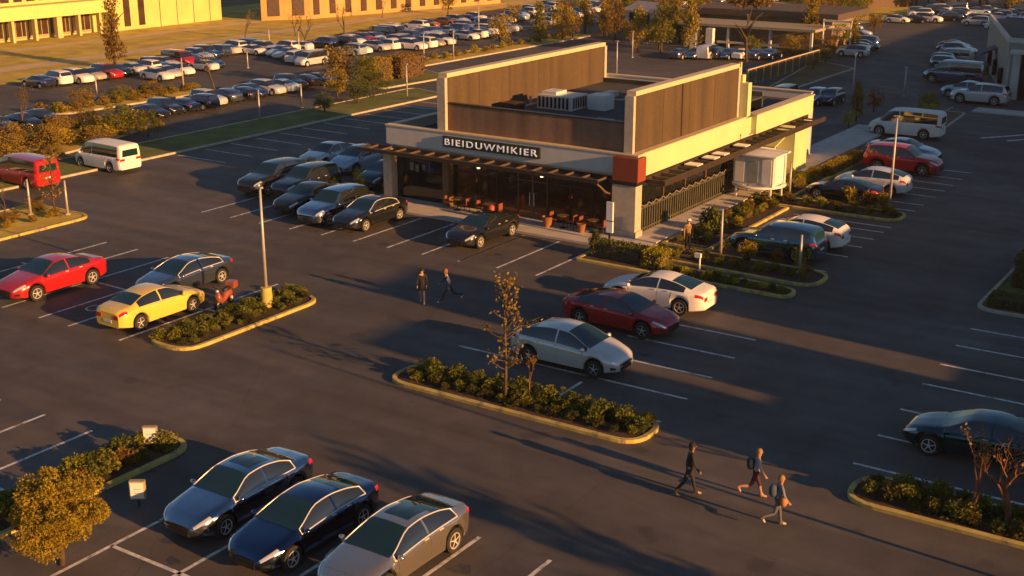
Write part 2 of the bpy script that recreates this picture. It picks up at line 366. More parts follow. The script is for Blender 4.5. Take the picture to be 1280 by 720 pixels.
for i in range(7): line(-60.5+2.4*i, 70.5, -60.5+2.4*i, 66)
for i in range(9): line(-77.2, 104+2.7*i, -72.5, 104+2.7*i)
for x in (-50,-47.4,-44.8,-42.2): line(x, 110, x, 115)
for i in range(6): line(-24+2.0*i, 104, -21+2.0*i, 108, .35)
line(-55, 100.5, -42, 100.2, .12); line(-30.4,106,-30.0,118,.1)
ob = MB(); orr = random.Random(9)
for (x0, x1, y0, y1, n) in ((-29,-21,40,52,12),(-56,-44,35,44,10),(-57,-34,53,58,12),(-28,-16,22,28,8),(-12,-5,41,58,8),(-44,-36,19,27,7),(-27,-22,62,90,9)):
    for k in range(n):
        cx_, cy_, rr = orr.uniform(x0,x1), orr.uniform(y0,y1), orr.uniform(.12,.38); ph = orr.uniform(0,6)
        ob.poly([(cx_+rr*(1+.28*math.sin(3*a+ph)+.15*math.sin(7*a))*math.cos(a), cy_+rr*.8*(1+.25*math.sin(2*a+ph*2)+.12*math.cos(5*a))*math.sin(a), .0035) for a in [2*math.pi*q/18 for q in range(18)]])
tag(ob.build('oil_stains', plain('oil_stained_asphalt', (.045,.042,.040), .5, var=.4, scale=6)), kind='structure')
# wheelchair symbol in the bay beside the red car
cx, cy = -48.0, 36.7
for k in range(14):
    a0, a1 = k/14*5.2+.6, (k+1)/14*5.2+.6; line(cx+.42*math.cos(a0), cy+.42*math.sin(a0), cx+.42*math.cos(a1), cy+.42*math.sin(a1), .1)
line(cx-.05, cy+.9, cx-.05, cy+.15, .1); line(cx-.05, cy+.15, cx+.5, cy+.15, .1); line(cx+.5, cy+.15, cx+.7, cy-.4, .1); line(cx-.15, cy+1.05, cx+.08, cy+1.05, .2)
tag(b.build('road_markings', M['paint_line']), kind='structure')

# ------------------------------------------------------------------ cars
def pchip(tab):
    tab = sorted(tab); xs = [t[0] for t in tab]; ys = [t[1] for t in tab]; n = len(xs)
    h = [xs[i+1]-xs[i] for i in range(n-1)]; d = [(ys[i+1]-ys[i])/h[i] for i in range(n-1)]
    m = [0.]*n; m[0] = d[0]; m[-1] = d[-1]
    for i in range(1, n-1):
        if d[i-1]*d[i] <= 0: m[i] = 0.
        else:
            w1 = 2*h[i]+h[i-1]; w2 = h[i]+2*h[i-1]; m[i] = (w1+w2)/(w1/d[i-1]+w2/d[i])
    def f(x):
        if x <= xs[0]: return ys[0]
        if x >= xs[-1]: return ys[-1]
        k = 0
        while x > xs[k+1]: k += 1
        t = (x-xs[k])/h[k]
        return (ys[k]*(2*t**3-3*t*t+1)+h[k]*m[k]*(t**3-2*t*t+t)+ys[k+1]*(-2*t**3+3*t*t)+h[k]*m[k+1]*(t**3-t*t))
    return f
SPECS = {
 'sedan': dict(zt=[(-2.38,.90),(-2.25,1.03),(-1.75,1.10),(-.95,1.37),(-.3,1.46),(.2,1.43),(1.05,1.03),(1.7,.92),(2.2,.76),(2.38,.60)],
   zb=[(-2.38,.84),(-2.2,.98),(-1.6,.99),(.9,.92),(1.7,.84),(2.2,.70),(2.38,.55)],
   wb=[(-2.38,.66),(-2.2,.80),(-1.6,.90),(0,.915),(1.3,.90),(2.0,.82),(2.25,.70),(2.38,.52)],
   wr=[(-2.38,.55),(-1.75,.68),(-.9,.58),(.15,.59),(1.05,.76),(2.38,.42)], L=2.38, xf=1.42, xr=-1.42, R=.34, rear=(-.98,-1.72), front=(.22,1.08), bp=-.28, win=(-1.42,1.0)),
 'fastback': dict(zt=[(-2.38,.92),(-2.28,1.02),(-1.9,1.09),(-1.0,1.33),(-.3,1.42),(.15,1.39),(1.15,1.0),(1.8,.88),(2.25,.72),(2.38,.58)],
   zb=[(-2.38,.86),(-2.2,.98),(-1.5,1.0),(.9,.90),(1.7,.82),(2.2,.67),(2.38,.53)],
   wb=[(-2.38,.64),(-2.2,.80),(-1.5,.93),(0,.90),(1.3,.91),(2.0,.82),(2.25,.68),(2.38,.5)],
   wr=[(-2.38,.55),(-1.9,.66),(-.9,.57),(.1,.57),(1.15,.76),(2.38,.42)], L=2.38, xf=1.45, xr=-1.40, R=.35, rear=(-.85,-1.82), front=(.18,1.18), bp=-.35, win=(-1.55,1.05)),
 'hatch': dict(zt=[(-2.2,.98),(-2.1,1.12),(-1.85,1.25),(-1.1,1.43),(-.35,1.51),(.15,1.48),(1.15,1.06),(1.65,.95),(2.05,.78),(2.2,.60)],
   zb=[(-2.2,.90),(-2.05,1.04),(-1.5,1.03),(.9,.94),(1.6,.86),(2.05,.70),(2.2,.54)],
   wb=[(-2.2,.68),(-2.05,.80),(-1.5,.89),(0,.90),(1.2,.88),(1.8,.80),(2.08,.68),(2.2,.5)],
   wr=[(-2.2,.58),(-1.85,.62),(-1.1,.6),(.15,.6),(1.15,.75),(2.2,.42)], L=2.2, xf=1.36, xr=-1.32, R=.33, rear=(-1.15,-2.0), front=(.18,1.18), bp=-.2, win=(-1.75,1.08)),
 'suv': dict(zt=[(-2.35,1.02),(-2.28,1.12),(-2.05,1.58),(-1.7,1.68),(-.6,1.73),(.2,1.68),(.95,1.16),(1.7,1.06),(2.2,.92),(2.35,.72)],
   zb=[(-2.35,.98),(-2.2,1.08),(-1.6,1.10),(.9,1.04),(1.7,.97),(2.2,.83),(2.35,.66)],
   wb=[(-2.35,.72),(-2.2,.84),(-1.6,.93),(0,.94),(1.3,.93),(2.0,.86),(2.25,.74),(2.35,.58)],
   wr=[(-2.35,.68),(-2.05,.69),(-1.6,.67),(.2,.66),(.95,.80),(2.35,.5)], L=2.35, xf=1.42, xr=-1.38, R=.38, rear=(-2.02,-2.26), front=(.24,.98), bp=-.25, win=(-1.95,.92)),
 'van': dict(zt=[(-2.65,1.75),(-2.58,1.92),(-2.4,2.02),(0,2.06),(1.0,2.0),(1.9,1.22),(2.35,1.06),(2.55,.92),(2.65,.72)],
   zb=[(-2.65,1.10),(-2.4,1.14),(1.0,1.12),(1.9,1.08),(2.35,.96),(2.55,.84),(2.65,.66)],
   wb=[(-2.65,.88),(-2.5,.95),(0,.97),(1.6,.96),(2.2,.9),(2.5,.78),(2.65,.62)],
   wr=[(-2.65,.80),(-2.4,.84),(0,.84),(1.0,.80),(1.9,.84),(2.65,.55)], L=2.65, xf=1.75, xr=-1.5, R=.37, rear=None, front=(1.05,1.86), bp=.35, win=(-2.4,1.75)),
}
class Shape:
    def __init__(s, d):
        s.d = d; s.zt, s.zb, s.wb, s.wr = (pchip(d[k]) for k in ('zt','zb','wb','wr')); s.Ra = d['R']+.07
    def sill(s, x):
        d = s.d; z = .21+.10*max(0, (abs(x)-d['L']+.5)/.5)
        for xw in (d['xf'], d['xr']):
            t = abs(x-xw)
            if t < s.Ra: z = max(z, math.sqrt(s.Ra**2-t*t)+d['R']-.02)
        return z
    def ring(s, x):
        zt = s.zt(x); zb = min(s.zb(x), zt-.025); w = s.wb(x); wr = min(s.wr(x), w*.9); z0 = s.sill(x)
        z7 = zt-max(.018, (zt-zb)*.09); cab = min(1, max(0, (zt-zb-.1)/.25)); zl = min(z0+.06, zb-.06)
        return [(0,z0),(w*.86,z0),(w*.985,zl),(w*1.03,zl+(zb-zl)*.5),(w*1.005,zb-.045),(w*.955,zb),
                ((w*.955+wr)/2+.028*cab,(zb+z7)/2),(wr,z7),(wr*.70,zt-.010*(1+cab*.6)),(0,zt)]
    def surf(s, x, t, sg=1):
        r = s.ring(x); k = min(int(t), 8); u = t-k
        return Vector((x, sg*(r[k][0]*(1-u)+r[k+1][0]*u), r[k][1]*(1-u)+r[k+1][1]*u))
    def stations(s, step):
        d = s.d; L = d['L']; xs = set()
        n = int(2*L/step)
        for i in range(n+1): xs.add(round(-L+2*L*i/n, 4))
        for xw in (d['xf'], d['xr']):
            for q in ((1.01,.98,.9,.75,.5,0) if step < .2 else (1.01,.9,.5)):
                for g in (-1,1): xs.add(round(xw+g*q*s.Ra, 4))
        for e in (.02,.05,.1): xs.add(L-e); xs.add(-L+e)
        xs = sorted(x for x in xs if -L <= x <= L); out = [xs[0]]
        for x in xs[1:]:
            if x-out[-1] > .012: out.append(x)
        return out
    def loft(s, b, step, fn):
        xs = s.stations(step); base = len(b.v); n = 18
        for x in xs:
            r = s.ring(x)
            for y, z in r: b.v.append((x, y, z))
            for y, z in reversed(r[1:-1]): b.v.append((x, -y, z))
        for i in range(len(xs)-1):
            for k in range(n):
                j = (k+1) % n
                b.f.append((base+i*n+k, base+(i+1)*n+k, base+(i+1)*n+j, base+i*n+j))
                kk = k if k < 9 else 17-k
                b.m.append(fn((xs[i]+xs[i+1])/2, kk))
        b.f.append(tuple(base+k for k in range(n))); b.m.append(0)
        e = base+(len(xs)-1)*n; b.f.append(tuple(e+k for k in reversed(range(n)))); b.m.append(0)
    def patch(s, b, x0, x1, t0, t1, sg, nx, nt, off, m=0):
        """a panel lying on the body surface, standing OFF proud of it"""
        base = len(b.v)
        for i in range(nx+1):
            x = x0+(x1-x0)*i/nx
            for j in range(nt+1):
                t = t0+(t1-t0)*j/nt; p = s.surf(x, t, sg); e = .012
                du = s.surf(x+e, t, sg)-s.surf(x-e, t, sg); dv = s.surf(x, min(t+e, 9), sg)-s.surf(x, t-e, sg)
                nn = du.cross(dv)*(-1 if sg > 0 else 1)
                if nn.length < 1e-9: nn = Vector((0, sg, 0))
                nn.normalize(); p = p+nn*off; b.v.append(tuple(p))
        for i in range(nx):
            for j in range(nt):
                a = base+i*(nt+1)+j; q = (a, a+nt+1, a+nt+2, a+1)
                b.f.append(q[::-1] if sg > 0 else q); b.m.append(m)
    def across(s, b, x0, x1, t0, nx, off, m=0):
        for sg in (1,-1): s.patch(b, x0, x1, t0, 9, sg, nx, 4, off, m)
PAINT_TMP = plain('car_paint', (.4,.4,.4))
PAINTED = {'car_paint'}
def set_paint(root, mat):
    st = [root]
    while st:
        o = st.pop(); st += list(o.children)
        if o.type == 'MESH':
            for sl in o.material_slots:
                if sl.material and sl.material.name in PAINTED: sl.link = 'OBJECT'; sl.material = mat
PAINTS = {}
def paint(name, c, metal=.35, rough=.32):
    if name not in PAINTS: PAINTS[name] = plain(name.replace(' ','_')+'_paint', c, rough, metal, .5, .8, var=.02); PAINTED.add(PAINTS[name].name)
    return PAINTS[name]
def build_car(kind, chrome=True, sunroof=False, dark_rim=False):
    d = SPECS[kind]; S = Shape(d); root = empty('parked_car', (0,0,0)); L = d['L']
    b = MB(); S.loft(b, .10, lambda x, k: 1 if k in (0,) else 0)
    b.build('body', [PAINT_TMP, M['trimdark']], root, True, 38)
    b = MB(); S.across(b, d['front'][1]-.02, d['front'][0]+.02, 7.12, 8, .007); b.build('windscreen', M['carglass'], root, True)
    if kind != 'van':
        b = MB(); S.across(b, L-.30, d['front'][1]+.07, 6.3, 8, .007); b.build('bonnet', PAINT_TMP, root, True)
        if kind in ('sedan','fastback'): b = MB(); S.across(b, d['rear'][1]-.05, -L+.10, 6.5, 4, .006); b.build('boot_lid', PAINT_TMP, root, True)
    b = MB()
    if d['rear']: S.across(b, d['rear'][0]-.02, d['rear'][1]+.04, 7.15, 8, .007)
    else: b.quad((-L-.012,.68,1.2),(-L-.012,-.68,1.2),(-L-.012,-.62,1.68),(-L-.012,.62,1.68))
    b.build('rear_window', M['carglass'], root, True)
    x0, x1 = d['win']; bp = d['bp']
    for sg in (1,-1):
        for a, c in ((bp+.035, x1), (x0, bp-.035)):
            b = MB(); S.patch(b, a, c, 5.12, 6.92, sg, 10, 4, .006); b.build('window', M['carglass_side'], root, True)
        if chrome:
            pts = []
            for i in range(13): pts.append(S.surf(x0+(x1-x0)*i/12, 5.06, sg))
            for i in range(13): pts.append(S.surf(x1+(x0-x1)*i/12, 6.96, sg))
            pts.append(pts[0]); pts = [p+Vector((0, sg*.012, .004)) for p in pts]
            b = MB(); b.tube(pts, .02, 5, 0, False); b.build('window_trim', M['chrome'], root, True)
        for a, c in ((bp+.012, d['xf']-S.Ra-.05), (d['xr']+S.Ra+.03, bp-.012)):
            b = MB(); S.patch(b, a, c, 2.35, 4.98, sg, 8, 6, .006); dr = b.build('door', PAINT_TMP, root, True)
            p = S.surf(a+.14 if c < a else a+.14, 4.45, sg); h = MB(); h.box(p.x-.08, p.x+.08, min(p.y+sg*.005, p.y+sg*.035), max(p.y+sg*.005, p.y+sg*.035), p.z-.015, p.z+.015)
            h.build('handle', M['chrome'], dr)
        p = S.surf(d['front'][1]-.22, 5.0, sg); b = MB()
        b.lathe([(.0,-.1),(.06,-.08),(.085,0),(.07,.07),(0,.09)], 'y', (p.x, p.y+sg*.10, p.z+.07), 8); b.tube([(p.x,p.y,p.z+.02),(p.x,p.y+sg*.06,p.z+.06)], .02, 5)
        b.build('mirror', PAINT_TMP, root, True)
        b = MB(); S.patch(b, L-.50, L-.05, 4.05, 5.5, sg, 6, 3, .008); b.build('headlight', M['headlight'], root, True)
        b = MB(); S.patch(b, -L+.03, -L+.34, 3.75, 4.95, sg, 4, 3, .008)
        z0, z1 = S.zb(-L)-.19, S.zb(-L)-.02; w = S.wb(-L)
        b.box(-L-.012, -L+.02, min(sg*w*.55, sg*w*1.0), max(sg*w*.55, sg*w*1.0), z0, z1); b.build('taillight', M['taillight'], root)
    b = MB(); wn = S.wb(L)*.86; zz = S.zt(L)
    b.box(L-.01, L+.014, -wn, wn, zz-.12, zz-.05); b.box(L-.01, L+.012, -wn*.92, wn*.92, .30, .44)
    for sg in (1,-1): S.patch(b, L-.22, L-.06, 2.3, 2.9, sg, 3, 2, .008)
    b.box(L+.012, L+.018, -.26, .26, .46, .56); b.build('grille', M['trimdark'], root)
    b = MB(); b.box(-L-.016, -L-.004, -.24, .24, S.zb(-L)-.36, S.zb(-L)-.24); b.build('licence_plate', M['plate'], root)
    if sunroof:
        b = MB(); S.across(b, d['front'][0]-.25, d['front'][0]-1.05, 8.0, 6, .007); b.build('sunroof', M['carglass'], root, True)
    Rw = d['R']
    for xw in (d['xf'], d['xr']):
        for sg in (1,-1):
            y = sg*(S.wb(xw)-.10)
            b = MB(); b.lathe([(Rw*.55,-.1),(Rw*.9,-.105),(Rw,-.08),(Rw,.08),(Rw*.9,.105),(Rw*.66,.095),(Rw*.64,.05),(0,.05)], 'y', (xw, y, Rw) , 20)
            if sg < 0: b.v = [(x, 2*y-yy, z) for x, yy, z in b.v]; b.f = [f[::-1] for f in b.f]
            wh = b.build('wheel', M['tyre'], root, True, 40)
            b = MB(); yo = y+sg*.075
            b.lathe([(Rw*.66,-.01),(Rw*.66,.02),(Rw*.60,.022),(Rw*.58,-.01)], 'y', (xw, yo, Rw), 20)
            b.lathe([(Rw*.15,-.02),(Rw*.15,.022),(0,.024)], 'y', (xw, yo, Rw), 10)
            for k in range(5):
                a = 2*math.pi*k/5+.3; ca, sa = math.cos(a), math.sin(a); q = Rw*.05
                def P(r, t, yy): return (xw+r*ca-t*sa, yo+yy, Rw+r*sa+t*ca)
                b.quad(P(.04,-q*1.3,.018), P(Rw*.6,-q*.8,.018), P(Rw*.6,q*.8,.018), P(.04,q*1.3,.018))
            b.build('rim', M['rim_dark' if dark_rim else 'rim'], wh, False)
    return root
def build_small_car(kind):
    """the same car for places so far off that its parts do not show: one mesh"""
    d = SPECS[kind]; S = Shape(d); b = MB(); L = d['L']
    def fn(x, k):
        if k == 0: return 1
        if k in (5,6) and d['win'][0] < x < d['win'][1] and S.zt(x)-S.zb(x) > .12 and abs(x-d['bp']) > .06: return 2
        if k in (7,8):
            if d['front'][0] < x < d['front'][1]: return 2
            if d['rear'] and d['rear'][1] < x < d['rear'][0]: return 2
        if k == 4 and x > L-.4: return 5
        if k == 4 and -L+.02 < x < -L+.28: return 4
        return 0
    S.loft(b, .28, fn)
    for xw in (d['xf'], d['xr']):
        for sg in (1,-1):
            y = sg*(S.wb(xw)-.08); Rw = d['R']
            b.lathe([(0,-.1),(Rw,-.1),(Rw,.1),(Rw*.65,.1)], 'y', (xw, y, Rw), 10, 3); b.lathe([(Rw*.62,.105*sg),(0,.105*sg)], 'y', (xw, y, Rw), 10, 6)
    return b.mesh('small_'+kind, [PAINT_TMP, M['trimdark'], M['carglass_side'], M['tyre'], M['taillight'], M['headlight'], M['rim']], True, 40)
PC = {'silver': (.66,.65,.62,.3), 'white': (.74,.74,.72,0), 'pearl white': (.66,.69,.72,.15), 'black': (.016,.018,.022,.3), 'dark red': (.40,.016,.020,.2), 'red': (.42,.016,.020,.1),
      'grey': (.36,.42,.50,1.), 'slate blue': (.22,.28,.36,.9), 'dark blue': (.06,.11,.20,1.), 'teal': (.012,.07,.09,.8), 'navy': (.02,.045,.10,.85), 'gold': (.54,.51,.45,.85),
      'sea blue': (.07,.19,.28,.85), 'yellow': (.74,.54,.09,0), 'light blue': (.42,.56,.66,.4), 'beige': (.52,.46,.34,.3), 'charcoal': (.07,.078,.09,.85), 'rust': (.30,.09,.02,.2)}
PM = {k: paint(k, v[:3], v[3], .15 if v[3] > .6 else .24) for k, v in PC.items()}
protos = {}
def car(kind, colour, x, y, head, label, group=None, scale=1.1, cat='car', **kw):
    key = (kind, tuple(sorted(kw.items())))
    if key not in protos:
        protos[key] = r = build_car(kind, **kw)
    else: r = copy_tree(protos[key])
    r.location = (x, y, 0); r.rotation_euler = (0, 0, R(head)); r.scale = (scale,)*3
    set_paint(r, PM[colour]); tag(r, label, cat, group); return r
G1 = 'cars parked around the long centre island'
car('hatch','silver',-25.35,42.85,0,'silver hatchback parked beside the long shrub island, its headlights towards the empty bays',G1,1.16,chrome=False)
car('fastback','dark red',-25.95,48.15,-1.5,'red sedan parked between the silver hatchback and the white coupe',G1,1.13,chrome=False)
car('fastback','white',-26.0,51.95,181,'white coupe beside the red sedan with its tail to the open aisle',G1,1.13,chrome=False)
G2 = 'cars parked beside the lamp island'
car('sedan','red',-52.15,37.5,-90,'bright red sedan parked beside the wheelchair bay',G2,1.15,chrome=False)
car('sedan','yellow',-44.6,37.3,90,'old yellow sedan with red tail lamps parked beside the lamp island',G2,1.1,chrome=False)
car('fastback','slate blue',-46.85,41.3,-90,'slate blue sedan nose to nose with the old yellow sedan',G2,1.1,chrome=True)
G3 = 'sedans parked along the bottom bays'
car('sedan','grey',-27.45,25.75,-90,'blue grey sedan with a dark sunroof beside the kerbed shrub strip',G3,1.1,chrome=True,sunroof=True)
car('fastback','dark blue',-24.4,25.45,-90,'dark blue sedan parked between the grey sedan and the gold flanked sedan',G3,1.1,chrome=True)
car('fastback','gold',-21.15,25.75,-90,'pale gold sedan with sunlit flank and brassy wheels at the end of its row',G3,1.12,chrome=True,sunroof=True)
car('fastback','teal',-8.7,43.0,182,'dark teal coupe with a bright wheel parked behind the bare trees',None,1.12,chrome=False)
G4 = 'cars parked nose out before the restaurant'
car('fastback','black',-39.65,56.9,-90,'low black coupe parked alone before the restaurant entrance',G4,1.1,chrome=False)
car('sedan','charcoal',-47.25,56.2,-90,'charcoal sedan with a golden sunlit flank at the end of the full bays',G4,1.1,chrome=True)
car('suv','grey',-49.85,56.0,-90,'silver grey sport utility car between the charcoal sedan and a black sedan',G4,1.08,chrome=False)
car('sedan','black',-52.9,57.2,-90,'black sedan parked beside the silver grey sport utility car',G4,1.1,chrome=False)
G5 = 'cars parked beyond the side of the restaurant'
car('suv','black',-58.3,59.6,-90,'big black sport utility car with a pale roof edge at the end of its row',G5,1.1,chrome=False)
car('suv','charcoal',-55.8,60.0,-90,'charcoal sport utility car beside the little green island',G5,1.08,chrome=False)
car('hatch','light blue',-57.6,67.6,-90,'pale blue hatchback standing behind the little green island',G5,1.15,chrome=False)
car('sedan','silver',-60.6,67.8,-90,'silver sedan standing beside the pale blue hatchback',G5,1.1,chrome=False)
car('hatch','teal',-53.0,65.0,-90,'dark teal hatchback half under the corner of the restaurant canopy',G5,1.1,chrome=False)
G6 = 'cars parked along the shrub beds on the restaurant side'
car('suv','sea blue',-24.6,63.2,180,'sea blue estate car with a sky lit flank behind the shrub island tip',G6,1.08,chrome=False)
car('hatch','white',-24.2,66.1,180,'white hatchback half hidden behind the sea blue estate car',G6,1.1,chrome=False)
car('fastback','navy',-26.0,77.7,180,'navy coupe parked before the white hatchback by the lamp post',G6,1.0,chrome=False)
car('hatch','pearl white',-25.2,80.9,180,'pearl white hatchback between the navy coupe and the red people carrier',G6,1.1,chrome=False)
car('suv','red',-25.4,88.2,0,'long red sport utility car parked before the cream van',G6,1.12,chrome=False)
car('sedan','grey',-26.6,92.2,0,'grey sedan showing just above the long red sport utility car',G6,1.1,chrome=False)
car('van','white',-29.3,101.6,182,'cream white passenger van standing where the aisle meets the road',None,1.08,cat='van',chrome=False)
car('van','white',-72.9,58.0,178,'white van with a sunlit rear door by the grass verge',None,1.0,cat='van',chrome=False)
car('van','red',-73.4,51.6,178,'red van with a pale roof behind the golden sapling',None,1.0,cat='van',chrome=False)
G7 = 'vans and cars by the grey store'
car('van','slate blue',-34.0,133.2,180,'slate blue passenger van with a pale roof by the grey store',G7,1.15,cat='van',chrome=False)
car('suv','silver',-28.6,121.7,180,'silver sport utility car at the kerb corner by the grey store',G7,1.1,chrome=False)
car('hatch','light blue',-30.6,124.6,180,'light blue hatchback behind the silver sport utility car at the grey store',G7,1.05,chrome=False)

small = {k: build_small_car(k) for k in SPECS}
CARC = ['silver','white','grey','black','dark blue','charcoal','light blue','white','silver','slate blue','beige','dark red','pearl white','navy','red','grey']
KN = {'sedan':'sedan','fastback':'coupe','hatch':'hatchback','suv':'SUV','van':'van'}
crng = random.Random(11)
def far_car(x, y, head, where, n, group, colour=None, kind=None):
    kind = kind or crng.choice(['sedan','hatch','suv','suv','fastback','sedan','suv'] + (['van'] if crng.random() < .3 else []))
    colour = colour or crng.choice(CARC)
    o = bpy.data.objects.new('parked_car', small[kind]); col.objects.link(o)
    o.location = (x, y, 0); o.rotation_euler = (0, 0, R(head+crng.uniform(-4,4))); s = .84*crng.uniform(.96,1.04); o.scale = (s, s, s)
    set_paint(o, PM[colour])
    return tag(o, f'{colour} {KN[kind]}, {ordn(n)} {where}', 'van' if kind == 'van' else 'car', group)
def car_row(p0, p1, n, head, where, group, skip=(), cols=None):
    j = 0
    n = int(n*1.28+.5); skip = [int(q*1.28) for q in skip]
    for i in range(n):
        if i in skip or (n > 5 and crng.random() < .11): continue
        t = i/max(1, n-1); x = p0[0]+(p1[0]-p0[0])*t+crng.uniform(-.5,.5); y = p0[1]+(p1[1]-p0[1])*t+crng.uniform(-.12,.12)
        far_car(x, y, head+(180 if crng.random() < .4 else 0), where, j, group, cols[j % len(cols)] if cols else None); j += 1
LB = ['black','charcoal','grey','dark blue','silver','slate blue','charcoal','grey','silver','light blue']
WB = ['white','silver','white','pearl white','grey','white','silver','light blue','beige']
car_row((-92.3,60.6),(-91.7,71.5),5,0,'in the short row behind the rust coloured scrub','short row behind the scrub',cols=['grey','slate blue','charcoal','black','charcoal'])
car_row((-86.4,74.0),(-88.1,97.0),10,0,'of the dark row facing the green verge','dark row facing the green verge',cols=LB)
car_row((-98.6,107.5),(-106.5,111.5),4,90,'of the group at the end of the dark row','cars at the end of the dark row',cols=['silver','white','grey','silver'])
car_row((-110.6,70.0),(-109.0,86.0),7,0,'of the pale row below the office steps','pale row below the offices',skip=(2,),cols=['grey','silver','grey','white','white','beige','white'])
car_row((-109.0,87.8),(-110.6,100.5),6,0,'of the row past the office tree','row past the office tree',cols=['dark red','charcoal','silver','white','grey','silver'])
car_row((-104.0,90.0),(-106.0,99.5),5,0,'of the second line past the office tree','second line past the office tree',cols=WB)
car_row((-112.0,101.5),(-115.0,117),7,0,'of the blue shaded row under the verge','blue shaded row under the verge',cols=['silver','light blue','grey','slate blue','silver','white','grey'])
car_row((-110.6,110.8),(-107.5,120.5),5,0,'of the cars beside the big golden bush','cars beside the big golden bush',cols=WB)
car_row((-100.4,116.5),(-100.8,128.5),6,0,'of the pale row above the orange hedge','pale row above the orange hedge',cols=['light blue','white','silver','white','white','beige'])
car_row((-106.5,122.5),(-107.8,134.0),6,0,'of the mixed row behind the orange hedge','mixed row behind the orange hedge',cols=['charcoal','white','grey','dark red','silver','black'])
car_row((-97.5,125.0),(-99.4,150.0),10,0,'of the white sunlit row','white sunlit row along the hedge strip',cols=['white','white','beige','white','white','white','silver','white','white','white'])
car_row((-103.8,132.0),(-104.8,152.0),9,0,'of the blue row behind the white sunlit row','blue row behind the white sunlit row',cols=['grey','slate blue','silver','light blue','slate blue','silver','grey','light blue','slate blue'])
car_row((-111.5,136.0),(-110.5,158.0),8,0,'of the row at the office lawn edge','row at the office lawn edge',skip=(2,),cols=['silver','white','rust','rust','silver','slate blue','white','grey'])
car_row((-106.0,158.5),(-113.0,183.0),10,0,'of the crowded row beyond the office lawn','crowded row beyond the office lawn',cols=['white','slate blue','light blue','silver','charcoal','white','grey','silver','slate blue','white'])
car_row((-99.0,158.0),(-104.5,184.0),9,0,'of the row below the crowded far row','row below the crowded far row',cols=['silver','slate blue','grey','light blue','white','charcoal','silver','grey','white'])
car_row((-49.6,148.6),(-52.5,160.5),5,5,'of the row beside the dead hedge on the access road','row beside the dead hedge',cols=['silver','grey','charcoal','teal','slate blue'])
car_row((-55.5,166.0),(-63.5,184.0),7,8,'of the blue row where the access road bends','blue row where the access road bends',cols=['slate blue','silver','dark blue','light blue','slate blue','navy','teal'])
car_row((-37.2,144.0),(-41.5,162.0),6,0,'of the row at the grey store wall','row at the grey store wall',cols=['grey','charcoal','silver','black','navy','slate blue'])
car_row((-57.6,190.5),(-54.2,194.0),2,0,'of the pair on the road end','pair on the road end',cols=['white','charcoal'])
car_row((-58.0,201.0),(-56.0,212.0),5,20,'of the far row by the sunlit bank','far row by the sunlit bank',cols=['white','silver','charcoal','slate blue','white','grey'])
car_row((-52.8,197.0),(-50.6,214.0),7,20,'of the second far row before the wood','second far row before the wood',cols=['charcoal','slate blue','dark blue','white','silver','light blue','grey','white','silver'])
car_row((-47.5,193.0),(-45.2,214.0),9,10,'of the third far row before the wood','third far row before the wood',cols=['silver','light blue','white','white','silver','grey','slate blue','white','charcoal','silver'])
car_row((-42.4,189.0),(-40.5,205.0),6,10,'of the cars behind the grey store roof','cars behind the grey store roof',cols=['white','silver','light blue','white','charcoal','navy'])
car_row((-43.8,112.2),(-39.5,113.8),2,90,'of the dark pair behind the restaurant','dark pair behind the restaurant',cols=['charcoal','grey'])
car_row((-66.0,136.0),(-57.5,141.0),6,90,'of the row before the fuel canopy','row before the fuel canopy',cols=['slate blue','grey','silver','charcoal','grey','white'])
car_row((-84.5,180.0),(-80.0,196.0),6,30,'of the loose cars beyond the lot end','loose cars beyond the lot end',cols=['silver','slate blue','white','charcoal','grey','white'])
car_row((-97.0,196.0),(-88.0,214.0),7,30,'of the far cars between the golden trees','far cars between the golden trees',cols=['white','slate blue','silver','charcoal','white','grey','light blue'])

# ------------------------------------------------------------------ restaurant
def bx(name, mat, parent, *a, bev=0.):
    b = MB(); b.box(*a); o = b.build(name, mat, parent)
    return o
RX = empty('restaurant', (-41.5, 62, 0), 0, 'flat roofed restaurant with beige stone band, tall brown brick walls and dark slatted canopy', 'restaurant')
def rp(name, mb, mat, parent=None, smooth=False):
    mb.v = [(x+41.5, y-62, z) for x, y, z in mb.v] if parent is None or parent is RX else mb.v
    return mb.build(name, mat, parent or RX, smooth)
def sub(name, mb, mat, parent):      # a sub-part shares the restaurant's origin
    mb.v = [(x+41.5, y-62, z) for x, y, z in mb.v]; return mb.build(name, mat, parent)
b = MB()                                                                      # solid rear and side walls
b.box(-50.6,-50.3,62.35,90,0,3.55); b.box(-50.3,-32.9,89.7,90,0,3.55); b.box(-33.1,-32.85,77.5,89.7,0,3.45)
b.box(-33.1,-32.85,62.35,77.5,2.75,3.45); b.box(-50.3,-33.1,62.4,62.6,3.1,3.55); rp('wall', b, M['stucco'])
b = MB(); b.box(-50.6,-32.6,62.0,62.4,3.55,4.7); b.box(-50.6,-50.2,62.4,90,3.55,4.7); b.box(-50.2,-33.0,89.6,90,3.55,4.7); band = rp('parapet', b, M['stucco'])
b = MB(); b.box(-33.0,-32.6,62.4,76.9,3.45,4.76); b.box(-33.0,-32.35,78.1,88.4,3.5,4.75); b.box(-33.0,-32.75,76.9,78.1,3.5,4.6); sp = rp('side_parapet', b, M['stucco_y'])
b = MB(); b.box(-50.66,-32.55,61.95,62.45,4.702,4.78); b.box(-50.66,-50.14,62.45,90.05,4.702,4.78); b.box(-50.14,-32.95,89.55,90.05,4.702,4.78); sub('coping', b, M['coping'], band)
b = MB(); b.box(-33.05,-32.53,62.45,77,4.762,4.82); b.box(-33.05,-32.28,78.05,88.45,4.752,4.81); sub('coping', b, M['coping'], sp)
